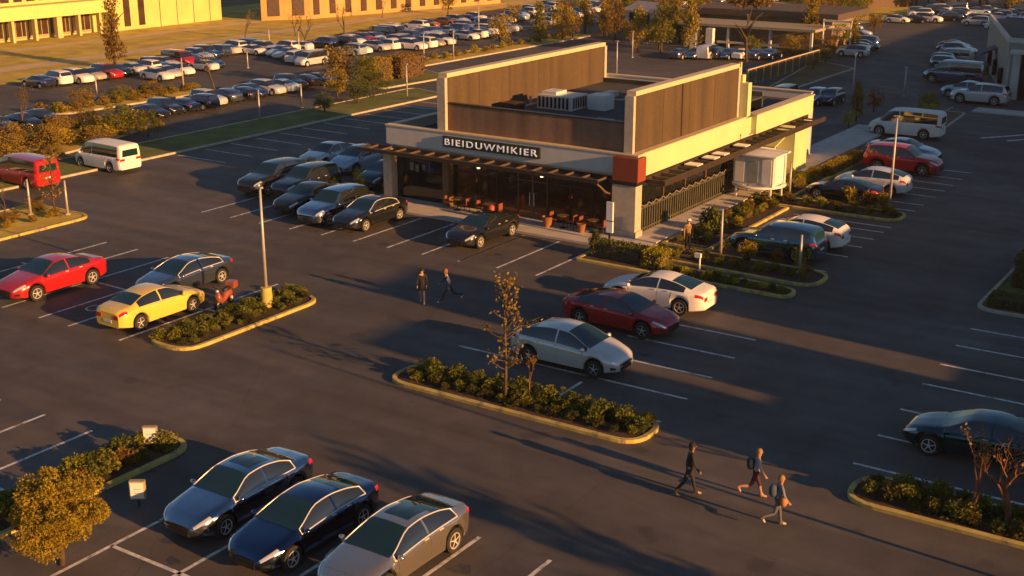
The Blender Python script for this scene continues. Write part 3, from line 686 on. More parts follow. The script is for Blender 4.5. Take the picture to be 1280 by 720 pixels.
b = MB(); b.box(-50.2,-46.6,62.4,89.6,4.05,4.15); b.box(-46.1,-33.6,62.6,82,5.3,5.4); b.box(-46.6,-33.0,82.0,89.6,4.05,4.15); b.box(-46.1,-33.6,81.8,82.0,4.1,5.7); rp('roof', b, M['roofing'])
for (x0,x1,y0,y1) in ((-33.55,-33.1,62.42,76.4),(-46.6,-46.1,62.42,81.9)):
    b = MB(); b.box(x0,x1,y0,y1,4.1,8.0); o = rp('brick_wall', b, M['brick'])
    b = MB(); b.box(x0-.07,x1+.07,y0-.05,y1+.05,8.002,8.26); sub('coping', b, M['coping'], o)
    b = MB(); b.box(x0-.05,x1+.05,y0-.26,y0-.002,4.79,8.0); sub('end_pier', b, M['stone'], o); b = MB(); b.box(x0-.05,x1+.05,y1+.002,y1+.3,4.1,8.0); sub('end_pier', b, M['stone'], o)
for x in (-33.098, -46.098):
    for y in (65.9, 69.4, 72.9): b = MB(); b.box(x, x+.006, y, y+.022, 4.85, 7.98); rp('panel_joint', b, plain('brown_pipe', (.05,.03,.018), .5))
b = MB(); b.box(-33.096,-33.05,68.3,68.37,4.85,7.98); rp('downpipe', b, plain('brown_pipe', (.05,.03,.018), .5))
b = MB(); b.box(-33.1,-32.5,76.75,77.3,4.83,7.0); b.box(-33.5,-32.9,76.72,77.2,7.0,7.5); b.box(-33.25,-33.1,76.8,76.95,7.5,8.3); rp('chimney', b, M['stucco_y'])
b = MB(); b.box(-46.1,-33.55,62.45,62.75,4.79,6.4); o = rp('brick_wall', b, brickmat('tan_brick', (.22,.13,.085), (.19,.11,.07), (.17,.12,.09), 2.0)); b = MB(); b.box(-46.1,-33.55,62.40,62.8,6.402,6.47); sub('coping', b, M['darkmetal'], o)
# corner pillar
b = MB(); b.box(-33.95,-32.45,61.55,62.3,.13,3.1); b.box(-34.05,-32.35,61.48,62.3,.13,.45); pil = rp('corner_pillar', b, M['stone'])
b = MB(); b.box(-34.0,-32.38,61.5,62.44,3.1,3.32); sub('shadow_gap', b, M['darkmetal'], pil)
b = MB(); b.box(-33.92,-32.33,61.52,61.948,3.32,4.66); b.box(-32.53,-32.33,61.948,62.5,3.32,4.66); sub('red_cladding', b, M['red_panel'], pil)
b = MB(); b.box(-50.6,-49.95,61.6,62.3,.13,3.3); rp('pillar', b, M['stone'])
b = MB(); b.box(-46.0,-45.55,61.7,62.3,.13,3.3); rp('pillar', b, M['brownwood'])
# shop front
b = MB(); b.box(-49.95,-46.0,62.2,62.26,.13,3.1); rp('blackboard_wall', b, M['glass_dark'])
b = MB()
for (x0,x1,z0,z1) in ((-48.9,-48.6,2.0,2.5),(-48.45,-48.2,1.95,2.4),(-47.9,-47.7,2.1,2.45),(-47.4,-47.35,2.0,2.7),(-48.9,-47.2,2.62,2.66)): b.box(x0,x1,62.17,62.198,z0,z1)
rp('wall_drawing', b, plain('chalk_marks', (.16,.16,.15), .9, var=.5, scale=6))
xs = [-45.55,-43.9,-42.3,-40.75,-39.7,-38.65,-37.1,-35.6,-33.95]
for i in range(len(xs)-1):
    a, c = xs[i], xs[i+1]; isd = i in (3,4)
    b = MB(); f = .05
    for (x0,x1,z0,z1) in ((a,a+f,.13,3.1),(c-f,c,.13,3.1),(a+f,c-f,.13,.2 if not isd else .35),(a+f,c-f,3.02,3.1),(a+f,c-f,2.35,2.41)): b.box(x0,x1,62.2,62.28,z0,z1)
    fr = rp('door' if isd else 'shop_window', b, M['brownwood' if isd else 'darkmetal'])
    b = MB(); b.quad((a+f,62.24,.2),(c-f,62.24,.2),(c-f,62.24,3.02),(a+f,62.24,3.02)); sub('pane', b, M['glass_b'], fr)
    if isd: b = MB(); b.tube([(c-.15 if i == 3 else a+.15,62.12,.9),(c-.15 if i == 3 else a+.15,62.12,1.7)], .02, 6); sub('handle', b, M['chrome'], fr)
# interior
b = MB(); b.box(-50.2,-33.2,70,70.1,0,3.2); b.box(-50.2,-33.2,62.6,70,.0,.14); b.box(-50.2,-33.2,62.6,70,3.2,3.25); b.box(-45.7,-45.5,62.6,70,.14,3.2); b.box(-44,-37,68.6,69.2,.14,1.2); rp('interior', b, M['interior'])
for x, y in ((-44.6,63.6),(-42.2,64.5),(-40.0,63.7),(-37.7,64.4),(-43.2,66),(-38.9,66.2)):
    b = MB(); b.lathe([(0,.0),(.09,.03),(.10,.1),(.03,.22),(.0,.24)], 'z', (x,y,2.3), 10); b.tube([(x,y,2.5),(x,y,3.2)], .01, 4); rp('pendant_lamp', b, M['bulb'])
# front canopy: beams, rafters and dark boards
b = MB(); b.box(-51.9,-34.3,60.5,60.62,3.2,3.4); b.box(-51.9,-51.78,60.62,61.95,3.2,3.4); b.box(-51.9,-34.0,61.86,61.94,3.24,3.44)
cn = rp('canopy', b, M['canopywood'])
b = MB(); b.box(-51.9,-34.3,60.48,60.64,3.402,3.45)
for i in range(16): x = -51.2+i*1.12; b.box(x,x+.06,60.64,61.84,3.32,3.44)
sub('rafter', b, M['rafterwood'], cn)
b = MB()
for i in range(15): x = -51.14+i*1.12; b.box(x,x+1.03,60.66,61.82,3.25,3.28)
sub('canopy_board', b, M['canopytop'], cn)
b = MB(); b.tube([(-34.9,60.56,3.3),(-34.5,60.56,3.25),(-34.2,60.7,3.0),(-34.1,61.0,2.7),(-34.08,61.5,2.5)], .06, 8); rp('canopy_bracket', b, M['brownwood'], None, True)
# side canopy with pale sheets lying on the boards
b = MB(); b.box(-31.3,-31.18,62.6,88,3.06,3.36); b.box(-32.56,-31.3,62.6,62.72,3.12,3.36); b.box(-32.58,-32.5,62.72,88,3.14,3.38)
cn = rp('side_canopy', b, M['canopywood'])
b = MB()
for i in range(22): y = 63.6+i*1.1; b.box(-32.5,-31.3,y,y+.06,3.22,3.34)
b.box(-31.36,-31.3,62.75,87.9,3.185,3.345)
sub('rafter', b, M['rafterwood'], cn)
b = MB()
for i in range(21): y = 63.7+i*1.1; b.box(-32.45,-31.32,y,y+1.0,3.14,3.18)
sub('canopy_board', b, M['canopytop'], cn)
for y in (67.2,69.6,71.0,74.2): b = MB(); b.box(-32.25,-31.4,y,y+.8,3.36,3.42); sub('pale_panel', b, M['white'], cn)
# patio side: dark glazing above a slatted screen with a pale scalloped rail
b = MB(); b.box(-33.05,-33.0,63,77.5,.13,2.75); rp('side_glazing', b, M['glass_dark'])
for i in range(5):
    y = 63+i*2.9; b = MB(); b.box(-32.98,-32.9,y,y+.1,.13,2.75); rp('mullion', b, M['brownwood'])
b = MB()
for i in range(44): y = 62.6+i*.3; b.box(-32.78,-32.70,y,y+.13,.13,1.72)
b.box(-32.70,-32.66,62.6,75.8,.3,.4); b.box(-32.70,-32.66,62.6,75.8,1.5,1.6)
sc = rp('patio_screen', b, plain('screen_timber', (.055,.055,.036), .7, var=.3))
b = MB()
for i in range(15):
    y = 62.7+i*.88; pts = [(-32.64,y+.88*k/6,1.80-.16*math.sin(math.pi*k/6)) for k in range(7)]; b.tube(pts, .022, 5)
sub('bunting', b, plain('rope_light', (.30,.26,.20), .6), sc)
# projecting entrance wall on the side
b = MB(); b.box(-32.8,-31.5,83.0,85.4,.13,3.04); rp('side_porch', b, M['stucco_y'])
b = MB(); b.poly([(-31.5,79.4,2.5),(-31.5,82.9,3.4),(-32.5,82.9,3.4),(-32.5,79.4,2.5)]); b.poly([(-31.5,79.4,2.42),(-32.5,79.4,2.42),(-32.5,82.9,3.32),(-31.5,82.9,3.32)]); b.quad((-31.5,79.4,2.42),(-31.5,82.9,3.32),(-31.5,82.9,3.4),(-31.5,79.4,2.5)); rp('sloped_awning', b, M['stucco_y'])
# roof units
b = MB(); b.box(-42.6,-41.9,75.0,76.6,5.4,5.75); rp('roof_unit', b, M['polemetal'])
b = MB(); b.tube([(-44.6,69.0,5.52),(-44.6,74.5,5.52),(-40.5,74.5,5.52),(-40.5,79,5.52)], .06, 6); rp('roof_pipe', b, M['polemetal'])
b = MB(); b.box(-38.2,-37.0,66.0,67.2,5.4,5.62); rp('roof_hatch', b, M['offwhite'])
b = MB(); b.box(-48.9,-47.9,66,67.4,4.15,4.8); rp('roof_unit', b, M['polemetal'])
b = MB(); b.box(-43.9,-41.3,69.3,71.3,5.4,6.3); b.box(-43.7,-42.6,69.5,70.8,6.3,6.5); ru = rp('roof_unit', b, M['offwhite'])
b = MB()
for k in range(6): b.box(-41.29,-41.26,69.45+k*.3,69.6+k*.3,5.55,6.2)
for k in range(8): b.box(-43.8+k*.3,-43.65+k*.3,69.26,69.29,5.5,6.2)
sub('louvre', b, M['darkmetal'], ru)
b = MB(); b.box(-40.9,-39.6,70.6,71.8,5.4,6.35); rp('roof_unit', b, M['white'])
b = MB(); b.box(-45.4,-44.3,67.2,68.4,5.4,5.9); rp('roof_unit', b, M['darkmetal'])
for x, y, h in ((-45.2,70.5,.5),(-38.5,72,.8),(-37.4,72.6,.7),(-36.2,66,.4)):
    b = MB(); b.tube([(x,y,5.4),(x,y,5.4+h)], .09, 8); rp('vent_pipe', b, M['polemetal'])
b = MB(); b.box(-36.6,-34.6,79.6,81.4,5.4,6.0); rp('roof_unit', b, M['polemetal'])
# lettered sign
b = MB(); b.box(-46.05,-39.0,61.86,61.99,3.86,4.52); sg_ = rp('sign_board', b, M['signplate'])
cu = bpy.data.curves.new('lettering', 'FONT'); cu.body = 'BIEIDUWMIKIER'; cu.size = .56; cu.extrude = .02; cu.align_x = 'CENTER'; cu.space_character = 1.25
to = bpy.data.objects.new('lettering_source', cu); col.objects.link(to); bpy.context.view_layer.update()
me = bpy.data.meshes.new_from_object(to.evaluated_get(bpy.context.evaluated_depsgraph_get())); bpy.data.objects.remove(to)
me.materials.clear(); me.materials.append(M['letters'])
to = bpy.data.objects.new('lettering', me); col.objects.link(to); to.parent = sg_
xs_ = [v.co.x for v in me.vertices]; k = 6.7/(max(xs_)-min(xs_))
for v in me.vertices: v.co.x = (v.co.x-(max(xs_)+min(xs_))/2)*k
to.rotation_euler = (R(90),0,0); to.location = (-42.52+41.5, 61.83-62, 3.99)

# cafe furniture and things on the pavement
def cafe_chair():
    r = empty('cafe_chair', (0,0,0)); b = MB(); b.box(-.21,.21,-.21,.21,.43,.48); b.build('seat', M['chair'], r)
    b = MB(); b.box(-.21,.21,.18,.22,.5,.86); b.build('backrest', M['chair'], r)
    for sx in (-1,1):
        for sy in (-1,1): b = MB(); b.tube([(sx*.2,sy*.2,0),(sx*.18,sy*.18,.45)], .018, 5); b.build('leg', M['darkmetal'], r)
    return r
def cafe_table():
    r = empty('cafe_table', (0,0,0)); b = MB(); b.lathe([(0,.72),(.36,.72),(.36,.75),(0,.75)], 'z', n=16); b.build('tabletop', M['brownwood'], r)
    b = MB(); b.lathe([(.22,0),(.22,.03),(.03,.05),(.03,.72)], 'z', n=10); b.build('base', M['darkmetal'], r); return r
c0 = cafe_chair(); t0 = cafe_table(); first = [True, True]; n = 0
for i, x in enumerate((-44.6,-42.2,-37.0,-35.0)):
    t = t0 if first[1] else copy_tree(t0); first[1] = False; t.location = (x, 61.3, .13)
    tag(t, f'round cafe table, {ordn(i)} from the brown pillar along the shop front', 'table', 'cafe tables along the shop front')
    for sx, rz in ((-.6, 90),(.6,-90)):
        c = c0 if first[0] else copy_tree(c0); first[0] = False; c.location = (x+sx, 61.3, .13); c.rotation_euler = (0,0,R(rz))
        tag(c, f'orange cafe chair, {ordn(n)} from the brown pillar along the shop front', 'chair', 'orange cafe chairs along the shop front'); n += 1
def lathe_thing(name, prof, loc, mat, label, cat, n=14, group=None):
    b = MB(); b.lathe(prof, 'z', n=n); o = b.build(name, mat, None, True, 40, loc); return tag(o, label, cat, group)
pl = lathe_thing('planter', [(0,0),(.22,0),(.32,.6),(.34,.62),(.28,.62),(.26,.5),(0,.5)], (-37.9,61.0,.13), plain('terracotta',(.26,.11,.045),.7), 'sunlit terracotta planter standing at the restaurant doors', 'planter')
lathe_thing('planter', [(0,0),(.18,0),(.26,.5),(.28,.52),(.22,.52),(0,.4)], (-35.6,61.0,.13), plain('terracotta',(.26,.11,.045),.7), 'small terracotta planter near the corner pillar', 'planter')
lathe_thing('waste_bin', [(0,0),(.2,0),(.22,.75),(.2,.8),(.12,.9),(0,.92)], (-41.6,60.6,.13), plain('bin_red',(.30,.05,.03),.5), 'small red waste bin before the shop windows', 'bin')
s = empty('pylon_sign', (-33.3,60.2,.13), 0, 'slim white pylon sign standing before the stone corner pillar', 'sign')
b = MB(); b.box(-.20,.20,-.07,.07,.5,2.25); b.build('panel', M['white'], s); b = MB(); b.box(-.05,.05,-.04,.04,0,.5); b.build('post', M['darkmetal'], s); b = MB(); b.box(-.205,.205,-.075,.075,1.15,1.2); b.build('band', M['darkmetal'], s)
k = empty('order_kiosk', (-30.75,75.2,.0), 0, 'white panelled kiosk raised on posts beside the restaurant sidewalk', 'kiosk'); k.scale = (1.22,1.22,1.05)
b = MB(); b.box(-1.1,1.1,-.9,.9,.95,2.75); b.build('body', M['offwhite'], k)
b = MB(); b.box(-1.25,1.25,-1.05,1.05,2.752,2.84); b.build('roof', M['white'], k)
b = MB(); b.lathe([(1.25,.80),(1.42,.84),(1.42,.93),(1.2,.948)], 'z', n=20); b.build('base_rim', M['white'], k, True)
for sx in (-.95,.95):
    for sy in (-.75,.75): b = MB(); b.box(sx-.05,sx+.05,sy-.05,sy+.05,.0,.95); b.build('post', M['white'], k)
b = MB(); b.box(-.25,.28,-.93,-.902,1.15,2.45); b.build('door', plain('grey_green_panel',(.27,.30,.27),.5), k)
for x0, x1 in ((-1.0,-.5),(.5,1.0)): b = MB(); b.box(x0,x1,-.925,-.903,1.1,2.6); b.build('panel', M['white'], k)
b = MB(); b.box(1.102,1.125,-.7,.7,1.1,2.6); b.build('panel', M['white'], k)

# ------------------------------------------------------------------ lamps and signs
def lamp(x, y, h, label, base=0., arm=True, zb=0.):
    r = empty('street_lamp', (x,y,zb), 0, label, 'lamp', 'car park lamps')
    b = MB(); b.tube([(0,0,base),(0,0,h)], [.085,.055], 8); b.build('pole', M['polemetal'], r, True)
    b = MB()
    if base: b.lathe([(0,0),(.30,0),(.26,base),(0,base)], 'z', n=14)
    else: b.lathe([(0,0),(.17,0),(.17,.05),(.1,.08),(0,.1)], 'z', n=12)
    b.build('base', M['kerb' if base else 'kerb_grey'], r, True, 40)
    if arm:
        b = MB(); b.box(-.20,.12,-.09,.09,h,h+.08); b.tube([(0,0,h-.1),(0,0,h+.02)], .05, 6); b.build('lamp_head', M['polemetal'], r)
    return r
lamp(-41.2,41.2,5.7,'slim street lamp on a thick concrete base beside the old yellow sedan',.95,zb=.1)
lamp(-22.3,75.3,5.9,'tall slim street lamp at the island tip by the navy coupe',zb=.1)
lamp(-22.2,60.4,2.0,'short pale post at the rounded island tip by the sea blue estate car',arm=False,zb=.1)
lamp(-29.2,76.6,2.1,'short pale post beside the white kiosk',arm=False,zb=.1)
lamp(-26.9,61.0,2.6,'thin post among the shrubs beside the sea blue estate car',arm=False,zb=.1)
lamp(-39.05,117,4.3,'street lamp on the near end of the access road')
lamp(-26.6,122.6,4.4,'leaning grey lamp by the corner of the grey store')
lamp(-35.7,122,2.7,'short lamp with a bright head in the middle of the road')
lamp(-62.8,114.2,4.2,'lamp with a lit lower post behind the restaurant roof',.9)
lamp(-71.2,133.2,3,'short lamp at the back of the rear car park')
lamp(-58.9,137.8,5.2,'tall post beside the fuel canopy')
lamp(-86.9,113.5,3.6,'pale lamp on the hedge strip past the brick wall'); lamp(-87.2,119.5,3.4,'second pale lamp on the hedge strip past the brick wall')
lamp(-75.0,95.2,3.1,'lamp at the tip of the green verge')
lamp(-97.6,139.5,4.6,'lamp rising out of the white sunlit car row'); lamp(-107,115,2.4,'short lamp between the golden bush and the office verge')
lamp(-99.4,78.7,2.0,'short white post before the pale row of cars',arm=False); lamp(-95.2,85.7,3.3,'reddish lamp post at the scrub strip',arm=False)
lamp(-102.4,101.7,1.8,'short white post in the shaded office lot',arm=False); lamp(-77.3,77.8,2.7,'white post on the edge of the green verge',arm=False); lamp(-79.1,85.0,2.2,'white post by the dark row of cars',arm=False)
lamp(-114.4,117.6,2.2,'short white post on the office path',arm=False)
lamp(-65.6,46.2,2.2,'grey post in the island with the golden sapling',arm=False,zb=.1); lamp(-63.8,47.5,2.1,'thin sunlit post at the golden sapling island kerb',arm=False,zb=.1)
lamp(-1.4,34.4,8.0,'tall car park lamp at the end of the bare tree island')
def sign(x, y, rz, label):
    r = empty('notice_sign', (x,y,0), R(rz), label, 'sign', 'white notice signs', .84)
    b = MB(); b.tube([(0,0,0),(0,0,.5)], .035, 6); b.build('post', M['darkmetal'], r)
    b = MB(); b.prism(rounded([(-.30,-.11),(.30,-.11),(.30,.11),(-.30,.11)],.03), .35, 1.1); b.build('box', plain('sign_side',(.34,.29,.17),.6), r)
    b = MB(); b.box(-.25,.25,-.135,-.112,.41,1.05); f = b.build('face', M['white'], r)
    b = MB(); b.box(-.13,.12,-.142,-.137,.77,.80); b.box(-.10,.14,-.142,-.137,.61,.64); b.build('lettering', plain('faded_print',(.35,.34,.31),.7), f)
sign(-33.35,27.25,35,'white notice sign at the tip of the kerbed shrub strip'); sign(-30.35,24.1,35,'white notice sign standing on the asphalt by the golden tree')
b = MB(); b.tube([(0,0,0),(0,0,.75)], .05, 8); b.box(-.28,.06,-.08,.08,.72,.95); tag(b.build('path_light', M['white'], None, False, None, (-26.6,57.75,.1)), 'bent white path light in the shrubs before the restaurant corner', 'lamp')

# ------------------------------------------------------------------ grey store, offices, fuel canopy, far structures
gs = empty('grey_store', (-27,126,0), 0, 'grey flat roofed store with a dark blue awning beside the access road', 'store')
def at(p, ox, oy): return [(x-ox, y-oy, z) for x, y, z in p]
b = MB(); b.prism([(-27.5,126.2),(-8,122),(-8,150),(-35.0,149.5)], 0, 5.2); b.v = at(b.v,-27+0,126) ; b.build('wall', plain('store_render',(.30,.29,.25),.85,var=.08,scale=.5), gs)
b = MB(); b.prism([(-27.0,126.8),(-8.5,122.6),(-8.5,149.5),(-34.2,149)], 5.2, 5.26); b.v = at(b.v,-27,126); b.build('roof', M['roofing'], gs)
b = MB()
for p, q in (((-27.6,126.1),(-8,121.9)),((-35.1,149.6),(-27.6,126.1))):
    d = (Vector(q)-Vector(p)).normalized(); nn = Vector((-d.y,d.x))*.2
    b.prism([(p[0],p[1]),(q[0],q[1]),(q[0]+nn.x,q[1]+nn.y),(p[0]+nn.x,p[1]+nn.y)], 5.203, 5.65)
b.v = at(b.v,-27,126); b.build('parapet', M['stucco'], gs)
b = MB(); b.box(-26.9,-26.2,125.45,125.7,0,4.4); b.box(-19.9,-19.2,123.9,124.2,0,4.4); b.box(-26.9,-19.2,124.0,125.2,4.4,4.7); b.v = at(b.v,-27,126); b.build('doorway', M['stucco'], gs)
b = MB(); b.poly([(-26.2,125.86,.02),(-19.9,124.5,.02),(-19.9,124.5,4.4),(-26.2,125.86,4.4)]); b.v = at(b.v,-27,126); b.build('shutter', M['darkmetal'], gs)
b = MB(); b.poly([(-31.0,136.6,3.4),(-31.9,139.6,3.4),(-33.4,139.2,2.7),(-32.5,136.2,2.7)]); b.poly([(-31.0,136.6,3.3),(-32.5,136.2,2.6),(-33.4,139.2,2.6),(-31.9,139.6,3.3)]); b.quad((-32.5,136.2,2.6),(-33.4,139.2,2.6),(-33.4,139.2,2.7),(-32.5,136.2,2.7)); b.v = at(b.v,-27,126); b.build('awning', plain('blue_awning',(.02,.05,.09),.7), gs)
for k in range(3):
    t = .15+.28*k; x, y = -27.5-7.5*t, 126.2+23.3*t
    b = MB(); b.box(x-.20,x-.02,y-.9,y+.9,.8,2.4); b.v = at(b.v,-27,126); b.build('window', M['glass_dark'], gs)
of = empty('office_building', (-146,112,0), 0, 'long sunlit cream office building with a deep flat eave over dark glazing', 'office')
def op(name, bb, mat, par=None):
    bb.v = at(bb.v,-146,112); return bb.build(name, mat, par or of)
OX = -144.8
b = MB(); b.box(-165,OX-1.6,88,139,0,7.5); b.box(OX-1.6,OX,118,139,0,6.8); op('wall', b, plain('office_render',(.52,.50,.17),.85,var=.1,scale=.4))
b = MB(); b.box(OX-2.4,OX+1.0,86.5,117.9,2.85,4.5); b.box(OX-1.6,OX+.12,118.2,139.1,6.802,7.1); op('eave', b, plain('office_fascia',(.60,.58,.20),.8,var=.06))
for i in range(9):
    y = 88.3+i*3.45; b = MB(); b.box(OX-.2,OX+.5,y,y+(.8 if i % 3 == 0 else .38),0,2.85); op('column', b, plain('office_column',(.52,.47,.19),.8,var=.12))
    if i < 8:
        b = MB(); b.box(OX-1.58,OX-1.5,y+.45,y+3.43,.25,2.8); w_ = op('window', b, plain('office_glazing',(.055,.03,.018),.3,var=.4,scale=.8))
        b = MB()
        for k in range(3): b.box(OX-1.48,OX-1.38,y+.9+k*.8+.2*math.sin(i*3+k),y+1.0+k*.8+.2*math.sin(i*3+k),.25,2.8)
        b.box(OX-1.48,OX-1.36,y+.45,y+3.43,.25,.5)
        op('mullion', b, plain('office_mullion',(.36,.28,.15),.6), w_)
for i in range(15):
    y = 88.6+i*1.95; b = MB(); b.box(OX-1.59,OX-1.5,y,y+1.25,4.9,6.4); op('window', b, plain('office_glazing',(.055,.03,.018),.3))
for i in range(2): b = MB(); b.box(OX+.01,OX+.06,120.5+i*2.6,121.6+i*2.6,.5,4.5); op('window', b, plain('office_glazing',(.055,.03,.018),.3))
for i in range(4): b = MB(); b.box(OX+.005,OX+.03,127+i*3.2,127.12+i*3.2,0,6.8); op('joint', b, M['brownwood'])
of2 = empty('office_wing', (-134,160,0), R(0), 'tall orange lit office wing with narrow dark bays beside the long cream office', 'office')
b = MB()
W2 = [(-138.5,141.0),(-134.0,147.0),(-125.5,186),(-137,190),(-150,160)]
b.prism(W2, 0, 9); b.v = at(b.v,-134,160); b.build('wall', plain('wing_render',(.46,.29,.10),.85,var=.12,scale=.4), of2)
b = MB(); b.prism(offset_poly(W2,-.3), 9.002, 9.4); b.v = at(b.v,-134,160); b.build('roof', M['roofing'], of2)
for i in range(13):
    t = (i+.35)/13.2; p = Vector((-134.0,147.0)).lerp(Vector((-125.5,186)), t); d = Vector((8.5,39)).normalized(); nn = Vector((d.y,-d.x))
    a = p-d*.55+nn*.02; c = p+d*.55+nn*.02
    b = MB(); b.prism([(a.x,a.y),(a.x+nn.x*.1,a.y+nn.y*.1),(c.x+nn.x*.1,c.y+nn.y*.1),(c.x,c.y)], .6, 7.6); b.v = at(b.v,-134,160); b.build('window', plain('wing_glazing',(.055,.028,.02),.4,var=.4), of2)
for i in range(2):
    p = Vector((-138.5,141.0)).lerp(Vector((-134.0,147.0)), .25+.5*i); d = Vector((4.5,6)).normalized(); nn = Vector((d.y,-d.x)); a = p-d*.9+nn*.02; c = p+d*.9+nn*.02
    b = MB(); b.prism([(a.x,a.y),(a.x+nn.x*.1,a.y+nn.y*.1),(c.x+nn.x*.1,c.y+nn.y*.1),(c.x,c.y)], .6, 7); b.v = at(b.v,-134,160); b.build('window', plain('wing_glazing',(.055,.028,.02),.4,var=.4), of2)
# fuel canopy
fc = empty('fuel_station', (-60,146,0), 0, 'low fuel station with a long pale canopy edge and white pumps behind the restaurant', 'fuel station')
def fp(name, bb, mat): bb.v = at(bb.v,-60,146); return bb.build(name, mat, fc)
b = MB(); b.box(-72,-54,146.5,153,2.7,3.0); fp('canopy', b, plain('canopy_fascia',(.34,.29,.18),.6)); b = MB(); b.box(-73,-55,155,164,0,3.4); fp('shop', b, plain('fuel_shop_wall',(.25,.19,.12),.8))
b = MB(); b.prism([(-74,154),(-54,154),(-54,166),(-74,166)],3.4,4.2); fp('roof', b, plain('brown_shingle',(.09,.065,.05),.9,var=.2))
for x in (-71,-65.5,-60,-54.8): b = MB(); b.box(x,x+.3,147,147.3,0,2.7); fp('post', b, M['offwhite'])
for x in (-69.6,-67.4): b = MB(); b.box(x,x+.9,145,145.7,0,2.6); fp('pump', b, M['white'])
b = MB(); b.box(-66,-58,145.3,145.5,.9,1.15); fp('rail', b, M['offwhite'])
gt = empty('height_gate', (-52.5,150,0), 0, 'pale steel height gate with a golden creeper beside the fuel station', 'gate')
for x in (-1.8,1.6): b = MB(); b.tube([(x,0,0),(x,0,4.0)], .11, 6); b.build('post', M['offwhite'], gt)
b = MB(); b.box(-1.9,1.7,-.1,.1,3.7,3.95); b.box(-1.9,1.7,-.1,.1,2.9,3.0); b.build('beam', M['offwhite'], gt)
fe = empty('slatted_fence', (-51,120,0), 0, 'low slatted fence with a pale top rail leading from the restaurant to the gate', 'fence')
for i in range(11):
    y = i*2.0; b = MB(); b.box(-.09,.09,y-.09,y+.09,0,1.5); b.build('post', M['kerb'], fe)
b = MB(); b.box(-.07,.07,0,20,1.502,1.62); b.build('rail', M['coping'], fe)
b = MB()
for i in range(60): b.box(-.02,.02,.1+i*.333,.28+i*.333,.1,1.45)
b.build('slat', M['brownwood'], fe)
# small far buildings that close the view
def block(name, x, y, rz, sx, sy, h, wall, label, roofc=(.09,.07,.06), win=4):
    r = empty(name, (x,y,0), R(rz), label, 'building')
    b = MB(); b.box(-sx,sx,-sy,sy,0,h); b.build('wall', wall, r)
    b = MB(); n0 = len(b.v); e = .5
    b.poly([(-sx-e,-sy-e,h+.003),(sx+e,-sy-e,h+.003),(sx+e,0,h+sy*.35),(-sx-e,0,h+sy*.35)]); b.poly([(sx+e,sy+e,h+.003),(-sx-e,sy+e,h+.003),(-sx-e,0,h+sy*.35),(sx+e,0,h+sy*.35)])
    b.poly([(sx+e,-sy-e,h+.003),(sx+e,sy+e,h+.003),(sx+e,0,h+sy*.35)]); b.poly([(-sx-e,sy+e,h+.003),(-sx-e,-sy-e,h+.003),(-sx-e,0,h+sy*.35)]); b.build('roof', plain('roof_'+label[:8].replace(' ','_'), roofc, .9, var=.2), r)
    for i in range(win):
        xx = -sx+2*sx*(i+.5)/win; b = MB(); b.box(xx-.6,xx+.6,-sy-.06,-sy-.01,.9,2.3); b.build('window', M['glass_dark'], r)
block('shed', -82.5,163,-20,4.5,3,2.6,M['offwhite'],'small pale shed with an open dark front beyond the rear car park',(.30,.30,.31),3)
block('house', -98,232,-25,7,5,3.2,M['stucco'],'pale low house behind the golden trees at the far car lot')
block('warehouse', -78,222,-30,13,5,2.6,plain('brown_cladding',(.12,.08,.06),.9),'long brown roofed warehouse before the far wood',(.075,.058,.055),6)
# unseen blocks added east of the lot, stepped in height to shade the bays
shade_blocks = empty('unseen_shade_blocks', (24,60,0), 0, 'added row of blocks out of view whose stepped tops shade the bays', 'shade blocks')
def mp(name, bb, mat): bb.v = at(bb.v,24,60); return bb.build(name, mat, shade_blocks)
MX = 15.
segs = [(-30,28.6,5.2),(28.6,36.0,4.6),(36.0,39.6,11.3),(39.6,41.6,7.3),(41.6,46.3,12.4),(46.3,49.4,6.1),(49.4,59,9.8),(59,78,9.6),(78,86,10.8),(86,150,16.5),(150,236,15.)]
for y0, y1, h in segs:
    b = MB(); b.box(MX,MX+14,y0+.01,y1-.01,0,h); mp('wall', b, M['stucco'])
    if y1-y0 > 4:
        for i in range(int((y1-y0)//4)): b = MB(); b.box(MX-.06,MX-.01,y0+.6+i*4,y0+3.4+i*4,.3,2.8); mp('window', b, M['glass_dark'])

# ------------------------------------------------------------------ plants
LM = {
 'green': leafmat('green_leaves', (.055,.075,.012), (.13,.145,.02)),
 'olive': leafmat('olive_leaves', (.11,.125,.014), (.24,.225,.024)),
 'gold': leafmat('golden_leaves', (.22,.165,.014), (.38,.285,.024)),
 'rust': leafmat('rust_leaves', (.15,.085,.014), (.28,.165,.025)),
 'red': leafmat('red_leaves', (.26,.065,.018), (.36,.12,.03)),
 'yellow': leafmat('yellow_bush_leaves', (.26,.24,.015), (.42,.36,.025)),
 'scrub': leafmat('dry_scrub_leaves', (.17,.115,.018), (.34,.23,.03)),
 'moss': leafmat('dark_ground_leaves', (.055,.055,.012), (.11,.10,.018)),
}
def leaves(b, clumps, n, size, rng, shell=.55):
    for _ in range(n):
        c, r = clumps[rng.randrange(len(clumps))]
        while True:
            v = Vector((rng.uniform(-1,1), rng.uniform(-1,1), rng.uniform(-1,1)))
            if .05 < v.length <= 1: break
        v = v.normalized()*(shell+(1-shell)*rng.random()**.6) if rng.random() < .75 else v
        p = Vector(c)+Vector((v.x*r[0], v.y*r[1], v.z*r[2]))
        if p.z < .02: p.z = .02+rng.random()*.1
        a = Vector((rng.gauss(0,1), rng.gauss(0,1), rng.gauss(0,1))).normalized()
        u = a.cross(Vector((rng.gauss(0,1), rng.gauss(0,1), rng.gauss(0,1)))).normalized()
        s = size*rng.uniform(.6,1.35); a = a*s; u = u*s*.62
        b.quad(p-a, p-u*1.0+a*.1, p+a, p+u*1.0+a*.1)
